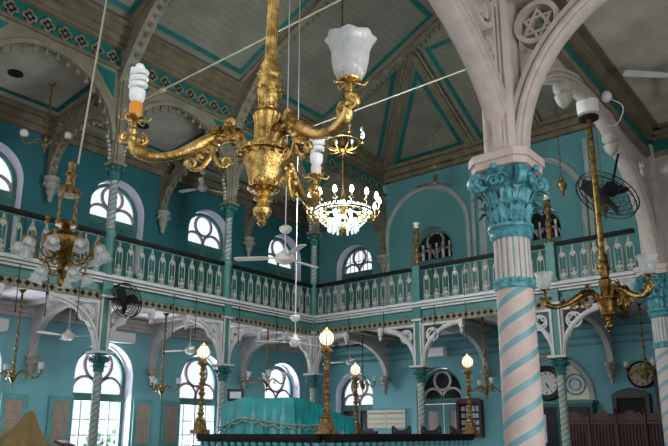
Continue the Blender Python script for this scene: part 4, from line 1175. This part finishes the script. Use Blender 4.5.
def wall_clock(loc, R, label, face, hands=True, rim=.14):
    t = thing('wall_clock', label, 'clock', loc, -pi/2, 'wall clocks')
    b = MB().m('wood_b').at(MXZ()); 
    b.at(frame((0, 0, 0), (1, 0, 0), (0, 0, 1), (0, -1, 0))); b.lathe([(R, -.03), (R, .04), (R-.03, .08), (R-rim+.03, .09), (R-rim, .06), (R-rim, .03)], 36); b.build('case', t)
    b = MB().m(face).at(frame((0, 0, 0), (1, 0, 0), (0, 0, 1), (0, -1, 0))); b.plate(circ(0, 0, R-rim+.005, 36), .03, T(0, 0, .035)); b.build('dial', t)
    b = MB().m('ink' if face == 'dial' else 'wood_b').at(frame((0, 0, 0), (1, 0, 0), (0, 0, 1), (0, -1, 0)))
    for k in range(12):
        a = pi/2-k*pi/6; r0 = (R-rim)*.84; b.at(frame((0, 0, 0), (1, 0, 0), (0, 0, 1), (0, -1, 0)) @ T(r0*cos(a), r0*sin(a), .053) @ RZ(a)); b.box((0, 0, 0), ((R-rim)*.2, .018 if k % 3 else .035, .004))
    b.build('hour_marks', t)
    if hands:
        b = MB().m('ink')
        for a, L, w in ((radians(-62), .62, .02), (radians(-75), .45, .03)):
            b.at(frame((0, -.06, 0), (1, 0, 0), (0, 0, 1), (0, -1, 0)) @ RZ(a)); b.box(((R-rim)*L/2-.02, 0, 0), ((R-rim)*L, w, .004))
        b.build('hands', t)
    return t
wall_clock((UF-.16, 7.36, 2.98), .5, 'round white faced wall clock in a broad black frame', 'dial', rim=.17)
wall_clock((UF-.06, 4.82, 3.1), .36, 'round tan faced wall clock near the right edge', 'goldial', rim=.06)
t = thing('dial_panel', 'cream panel with a pale round dial right of the slim column', 'panel', (UF-.03, 6.62, 2.5), -pi/2)
b = MB().m('board').at(MXZ()); b.plate([(-.44, 0), (.44, 0), (.44, .6), (.1, 1.0), (-.44, 1.1)], .05); b.build('board', t)
b = MB().m('teal_cap').at(MXZ((.03, -.04, .42))); b.plate(circ(0, 0, .3, 30), .04, None, [circ(0, 0, .26, 30)]); b.plate(circ(0, 0, .17, 24), .04, None, [circ(0, 0, .15, 24)]); b.m('paper'); b.plate(circ(0, 0, .14, 24), .03); b.build('dial', t)
t = thing('teal_cupboard', 'dark teal cupboard with a decorated pale panel below the black framed clock', 'cupboard', (UF-.26, 7.0, 0), -pi/2)
b = MB().m('teal_dk'); b.box((0, 0, 1.2), (1.9, .4, 2.4)); b.m('teal'); b.box((0, -.02, 2.42), (2.0, .5, .08)); b.build('carcass', t)
for s in (-1, 1):
    b = MB().m('iron'); b.box((s*.47, -.21, 1.25), (.86, .03, 2.1)); d = b.build('door', t)
    b = MB().m('paper').at(MXZ((s*.47, -.23, 0))); b.plate(rect(-.14, 1.35, .14, 2.1), .01, None, [quatre(0, 1.5+.15*k, .06, 4) for k in range(4)]); b.build('decorated_panel', d)
    b = MB().m('brass'); b.ball((s*.1, -.24, 1.2), .03, 8); b.build('knob', d)
# carved dark wooden screen and the arched dark doorway behind
t = thing('carved_screen', 'carved dark red wooden screen with scrolled crest across the lower right', 'screen', (16.5, 3.6, 0), pi/2)
W_ = 2.55
b = MB().m('wood'); b.box((W_/2, 0, .95), (W_, .08, 1.9)); b.build('back_board', t)
for i in range(5):
    b = MB().m('wood'); b.lathe([(.06, 0), (.06, .2), (.04, .3), (.055, .6), (.04, 1.0), (.055, 1.5), (.04, 1.9), (.06, 1.98), (.03, 2.04), (.05, 2.1), (0, 2.18)], 12, T(i*W_/4, .07, 0)); b.build('post', t)
b = MB().m('wood').at(MXZ((0, .06, 0)))
for i in range(4):
    c = (i+.5)*W_/4
    b.plate([(c-.3, 1.88), (c+.3, 1.88), (c+.28, 1.98), (c+.16, 2.0), (c+.1, 2.08), (c, 2.12), (c-.1, 2.08), (c-.16, 2.0), (c-.28, 1.98)], .05)
    for s in (-1, 1): b.plate(circ(c+s*.2, 1.98, .07, 12), .08, None, [circ(c+s*.2, 1.98, .03, 8)])
b.build('crest', t)
b = MB().m('wood')
for i in range(34): b.lathe([(.018, 1.2), (.024, 1.4), (.014, 1.5), (.024, 1.65), (.018, 1.8)], 6, T(.04+i*W_/34, .06, 0))
b.box((W_/2, .06, 1.83), (W_, .06, .06)); b.box((W_/2, .06, 1.17), (W_, .06, .06)); b.build('spindle_row', t)
nd = sroot('door_2', (UF-.02, 5.15, 0), -pi/2)
b = MB().m('wood_b').at(MXZ((0, -.06, 0))); b.plate([(-.46, 0), (.46, 0), (.46, 2.6), (.3, 2.68), (0, 2.76), (-.3, 2.68), (-.46, 2.6)], .12, None, [rect(-.36, .1, .36, 2.5)], .01); b.build('door_frame', nd)
b = MB().m('dark'); b.box((0, -.03, 1.3), (.74, .04, 2.42)); b.build('door_leaf', nd)
t = thing('dark_tall_cabinet', 'tall plain dark cabinet half hidden by the column at the right edge', 'cabinet', (UF-.35, 4.05, 0), -pi/2)
b = MB().m('wood_b'); b.box((0, 0, 1.45), (.7, .6, 2.9)); b.box((0, -.02, 2.95), (.78, .68, .1)); b.build('carcass', t)
b = MB().m('wood_b'); b.box((0, -.31, 1.4), (.62, .02, 2.6)); b.build('door', t)
# high-backed chairs beyond the platform
def high_chair(loc, rz, label):
    t = thing('high_backed_chair', label, 'chair', loc, rz, 'black chairs beyond the platform')
    b = MB().m('wood_b'); b.box((0, -.2, .5), (.5, .45, .05)); b.build('seat', t)
    for x in (-.22, .22):
        for y in (-.4, 0):
            b = MB().m('wood_b'); b.box((x, y, .24), (.05, .05, .48)); b.build('leg', t)
    b = MB().m('wood_b')
    for x in (-.23, .23): b.box((x, .02, 1.05), (.05, .05, 1.12))
    b.box((0, .02, 1.1), (.34, .025, .9)); b.build('backrest', t)
    b = MB().m('wood_b').at(MXZ((0, .02, 0))); b.plate([(-.27, 1.6), (-.2, 1.55), (.2, 1.55), (.27, 1.6), (.27, 1.74), (.23, 1.77), (.17, 1.71), (.08, 1.66), (-.08, 1.66), (-.17, 1.71), (-.23, 1.77), (-.27, 1.74)], .06, None, [circ(.22, 1.66, .03, 8), circ(-.22, 1.66, .03, 8)], .01); b.build('crest_rail', t)
    return t
for (x, y), lab in (((14.1, 9.3), 'leftmost of the three black scroll-topped chairs'), ((14.54, 8.72), 'middle of the three black scroll-topped chairs'), ((14.99, 8.17), 'rightmost of the three black scroll-topped chairs beside the photo case')):
    high_chair((x, y, 0), -pi/2, lab)
t = thing('dark_bench', 'plain black bench back between the draped desk and the chairs', 'bench', (13.5, 9.92, 0), -pi/2)
b = MB().m('wood_b'); b.box((0, -.2, .5), (.6, .5, .06)); b.build('seat', t); b = MB().m('wood_b'); b.box((0, .05, 1.1), (.6, .06, 1.1)); b.build('backrest', t)
for x in (-.26, .26): b = MB().m('wood_b'); b.box((x, -.2, .24), (.06, .45, .47)); b.build('leg', t)

# ------------------------------------------------------------------ khaki cloth on a stand, book beside
t = thing('draped_stand', 'peaked stand under a khaki cloth at the lower left corner', 'draped stand', (2.74, 5.36, 0), side)
b = MB().m('wood'); b.lathe([(.25, 0), (.25, .05), (.05, .08), (.04, 1.68), (0, 1.7)], 14); b.build('stand', t)
b = MB().m('khaki'); rows = []
prof = [(.012, 1.775), (.03, 1.765), (.05, 1.73), (.075, 1.68), (.105, 1.63), (.16, 1.57), (.2, 1.5), (.23, 1.4), (.26, 1.2), (.3, .9), (.33, .5), (.35, .12)]
for j, (r, z) in enumerate(prof):
    row = []
    for i in range(72):
        a = 2*pi*i/72
        f = 1+min(.12, .022*j)*sin(a*9+.6*sin(a*2)+j*.12)+.05*min(1, j/4)*sin(a*4+1)
        x = r*f*cos(a)*(1.25 if cos(a) < 0 else .78)
        row.append(b.bm.verts.new((x, r*f*sin(a), z-(.035*min(1, j/4)*max(0, cos(a))))))
    rows.append(row)
for A_, B2 in zip(rows, rows[1:]):
    for i in range(72): b.face([A_[i], A_[(i+1) % 72], B2[(i+1) % 72], B2[i]])
b.face(rows[0]); b.build('cloth', t)
t = thing('dark_lectern', 'small dark wooden lectern top beside the khaki draped stand', 'lectern', (3.42, 6.0, 0), side)
b = MB().m('wood'); b.box((0, 0, .73), (.08, .08, 1.4)); b.box((0, 0, .03), (.3, .3, .06)); b.build('post', t)
b = MB().m('wood').at(T(0, 0, 1.5) @ Matrix.Rotation(radians(24), 4, 'Y')); b.box((0, 0, 0), (.14, .2, .025)); b.m('white'); b.box((-.03, 0, .014), (.06, .18, .006)); b.build('desk_top', t)

# ------------------------------------------------------------------ tie rods, cords, chains
for x, z0, lab in ((LP[1], 8.95, 'pale iron tie rod crossing above the corkscrew bulb'), (LP[2], 9.0, 'pale iron tie rod passing behind the big tulip shade')):
    b = MB().m('rope'); b.tube([(x, V0-.1, z0), (x, VC+.1, z0)], .017, 6)
    b.lathe([(.017, -.1), (.05, -.06), (.05, .06), (.024, .1)], 8, T(x, V0-1.6, z0) @ Matrix.Rotation(pi/2, 4, 'X'))
    tag(b.build('tie_rod'), lab, 'tie rod', 'iron tie rods')
b = MB().m('cord'); b.tube([(0, 0, 0), (0, 0, 2.0)], .009, 5); b.lathe([(0, -.05), (.02, -.03), (.012, 0)], 6); me_cord = b.mesh('hanging_wire')
for i, (x, y) in enumerate([(6.0, V0-.12), (6.6, V0-.12), (7.3, V0-.12), (9.75, V0-.12), (10.43, V0-.12), (11.87, V0-.12), (13.3, V0-.12), (U0-.12, 12.3), (U0-.12, 11.5), (U0-.12, 10.3), (U0-.12, 8.7), (U0-.12, 7.8)]):
    o = put('hanging_wire', me_cord, None, (x, y, 3.92)); tag(o, 'thin dark cord hanging in front of the gallery railing', 'cord', 'thin cords before the gallery')
def chain(x, y, zt, zb, label):
    b = MB().m('brass_pt'); n = int((zt-zb)/.09)
    for i in range(n):
        z = zt-(zt-zb)*(i+.5)/n; a = (i % 2)*pi/2
        b.tube([(x+.022*cos(q)*cos(a), y+.022*cos(q)*sin(a), z+.05*sin(q)) for q in [2*pi*k/8 for k in range(9)]], .008, 4)
    b.lathe([(0, -.5), (.04, -.42), (.03, -.36), (.1, -.25), (.12, -.18), (.05, -.08), (.06, -.02), (0, 0)], 10, T(x, y, zb))
    for k in range(3): b.tube([(x+.1*cos(k*2.1), y+.1*sin(k*2.1), zb-.2), (x, y, zb+.1)], .008, 4)
    o = b.build('hanging_chain_lamp'); tag(o, label, 'hanging lamp', 'small lamps on chains')
chain(14.54, 5.0, zr(V0)+.6, 7.35, 'small dark lamp on a chain hanging right of the big column')
chain(17.3, 4.9, 10.85, 7.5, 'small dark lamp on a chain behind the dark chandelier pole')
for (x, y, z, lab) in ((11.5, VC-.28, 7.55, 'white bulb holder on the beam above the dark chandelier'),):
    b = MB().m('fan'); b.lathe([(.05, -.0), (.09, -.04), (.1, -.12), (.06, -.18), (0, -.2)], 12, T(x, y, z)); b.tube(smooth([(x, y, z-.1), (x+.25, y-.2, z-.25), (x+.35, y-.05, z-.5), (x+.1, y+.1, z-.6)], 5), .008, 5); tag(b.build('bulb_holder'), lab, 'lamp')
b = MB().m('fan'); b.lathe([(.17, 7.12), (.19, 7.2), (.19, 7.36), (0, 7.38)], 18, T(0, 0, -CH2[2])); b.m('iron'); b.lathe([(0, 7.0), (.17, 7.02), (.17, 7.06), (.08, 7.1)], 18, T(0, 0, -CH2[2])); b.build('ceiling_cap', ch2, (0, 0, 0), 0, 'white cap with a dark dish')

# ------------------------------------------------------------------ outside: a flowering bush by the window
b = MB().m('leaf'); random.seed(5)
for i in range(60): b.ball((random.gauss(0, .28), random.gauss(0, .2), 1.1+random.gauss(0, .22)), .07, 5)
b.m('curtain')
for i in range(22): b.ball((random.gauss(0, .3), -.15+random.gauss(0, .15), 1.2+random.gauss(0, .22)), .06, 5)
b.m('wood'); b.tube([(0, 0, -.1), (0, 0, 1.1)], .03, 6)
tag(b.build('garden_bush', None, (11.1, 17.6, 0)), 'pale flowering bush outside the leftmost fully visible ground floor window', 'bush')
b = MB().m('paper'); b.box((9.5, 21.0, -.1), (24, 9, .1)); struct(b.build('ground'))

# ------------------------------------------------------------------ light, world, camera
def lamp(name, kind, loc, e, col, size=.1, rot=None):
    l = bpy.data.lights.new(name, kind); l.energy = e; l.color = col
    if kind == 'POINT': l.shadow_soft_size = size
    if kind == 'AREA': l.size = size
    o = bpy.data.objects.new(name, l); COL.objects.link(o); o.location = loc
    if rot: o.rotation_euler = rot
    return o
lamp('chandelier_light', 'POINT', (10.14, 7.97, 6.25), 760, (.8, .98, 1.0), .5)
for x, y in ((bx0, by0), (bx0, by1), (bx1, by1), (bx1, by0)): lamp('globe_light', 'POINT', (x, y, 3.05), 12, (1, .9, .7), .12)
for x in WX: lamp('window_daylight', 'AREA', (x, VL+1.2, 1.5), 380, (.95, .97, 1), 1.6, (pi/2+.45, 0, pi))
for x in (1.5, 4.5, 7.5): lamp('left_wall_fill', 'AREA', (x, -3.0, 2.4), 140, (.97, .98, 1), 1.6, (-pi/2-.0, 0, pi))  # unseen fill lamps added to brighten the lower left wall
w = bpy.data.worlds.new('sky'); SC.world = w; w.use_nodes = True
w.node_tree.nodes['Background'].inputs[0].default_value = (.93, .96, 1, 1); w.node_tree.nodes['Background'].inputs[1].default_value = 1.35
cam = bpy.data.cameras.new('camera'); cam.sensor_width = 36; cam.lens = 665.7/668*36; cam.shift_y = 45.85/668; cam.clip_end = 200; cam.clip_start = .05
co = bpy.data.objects.new('camera', cam); COL.objects.link(co); co.location = (0, 0, 1.6); co.rotation_euler = (pi/2+.242, 0, yaw-pi/2)
SC.camera = co
SC.view_settings.view_transform = 'Standard'; SC.view_settings.look = 'None'; SC.view_settings.exposure = 0
SC.cycles.max_bounces = 6
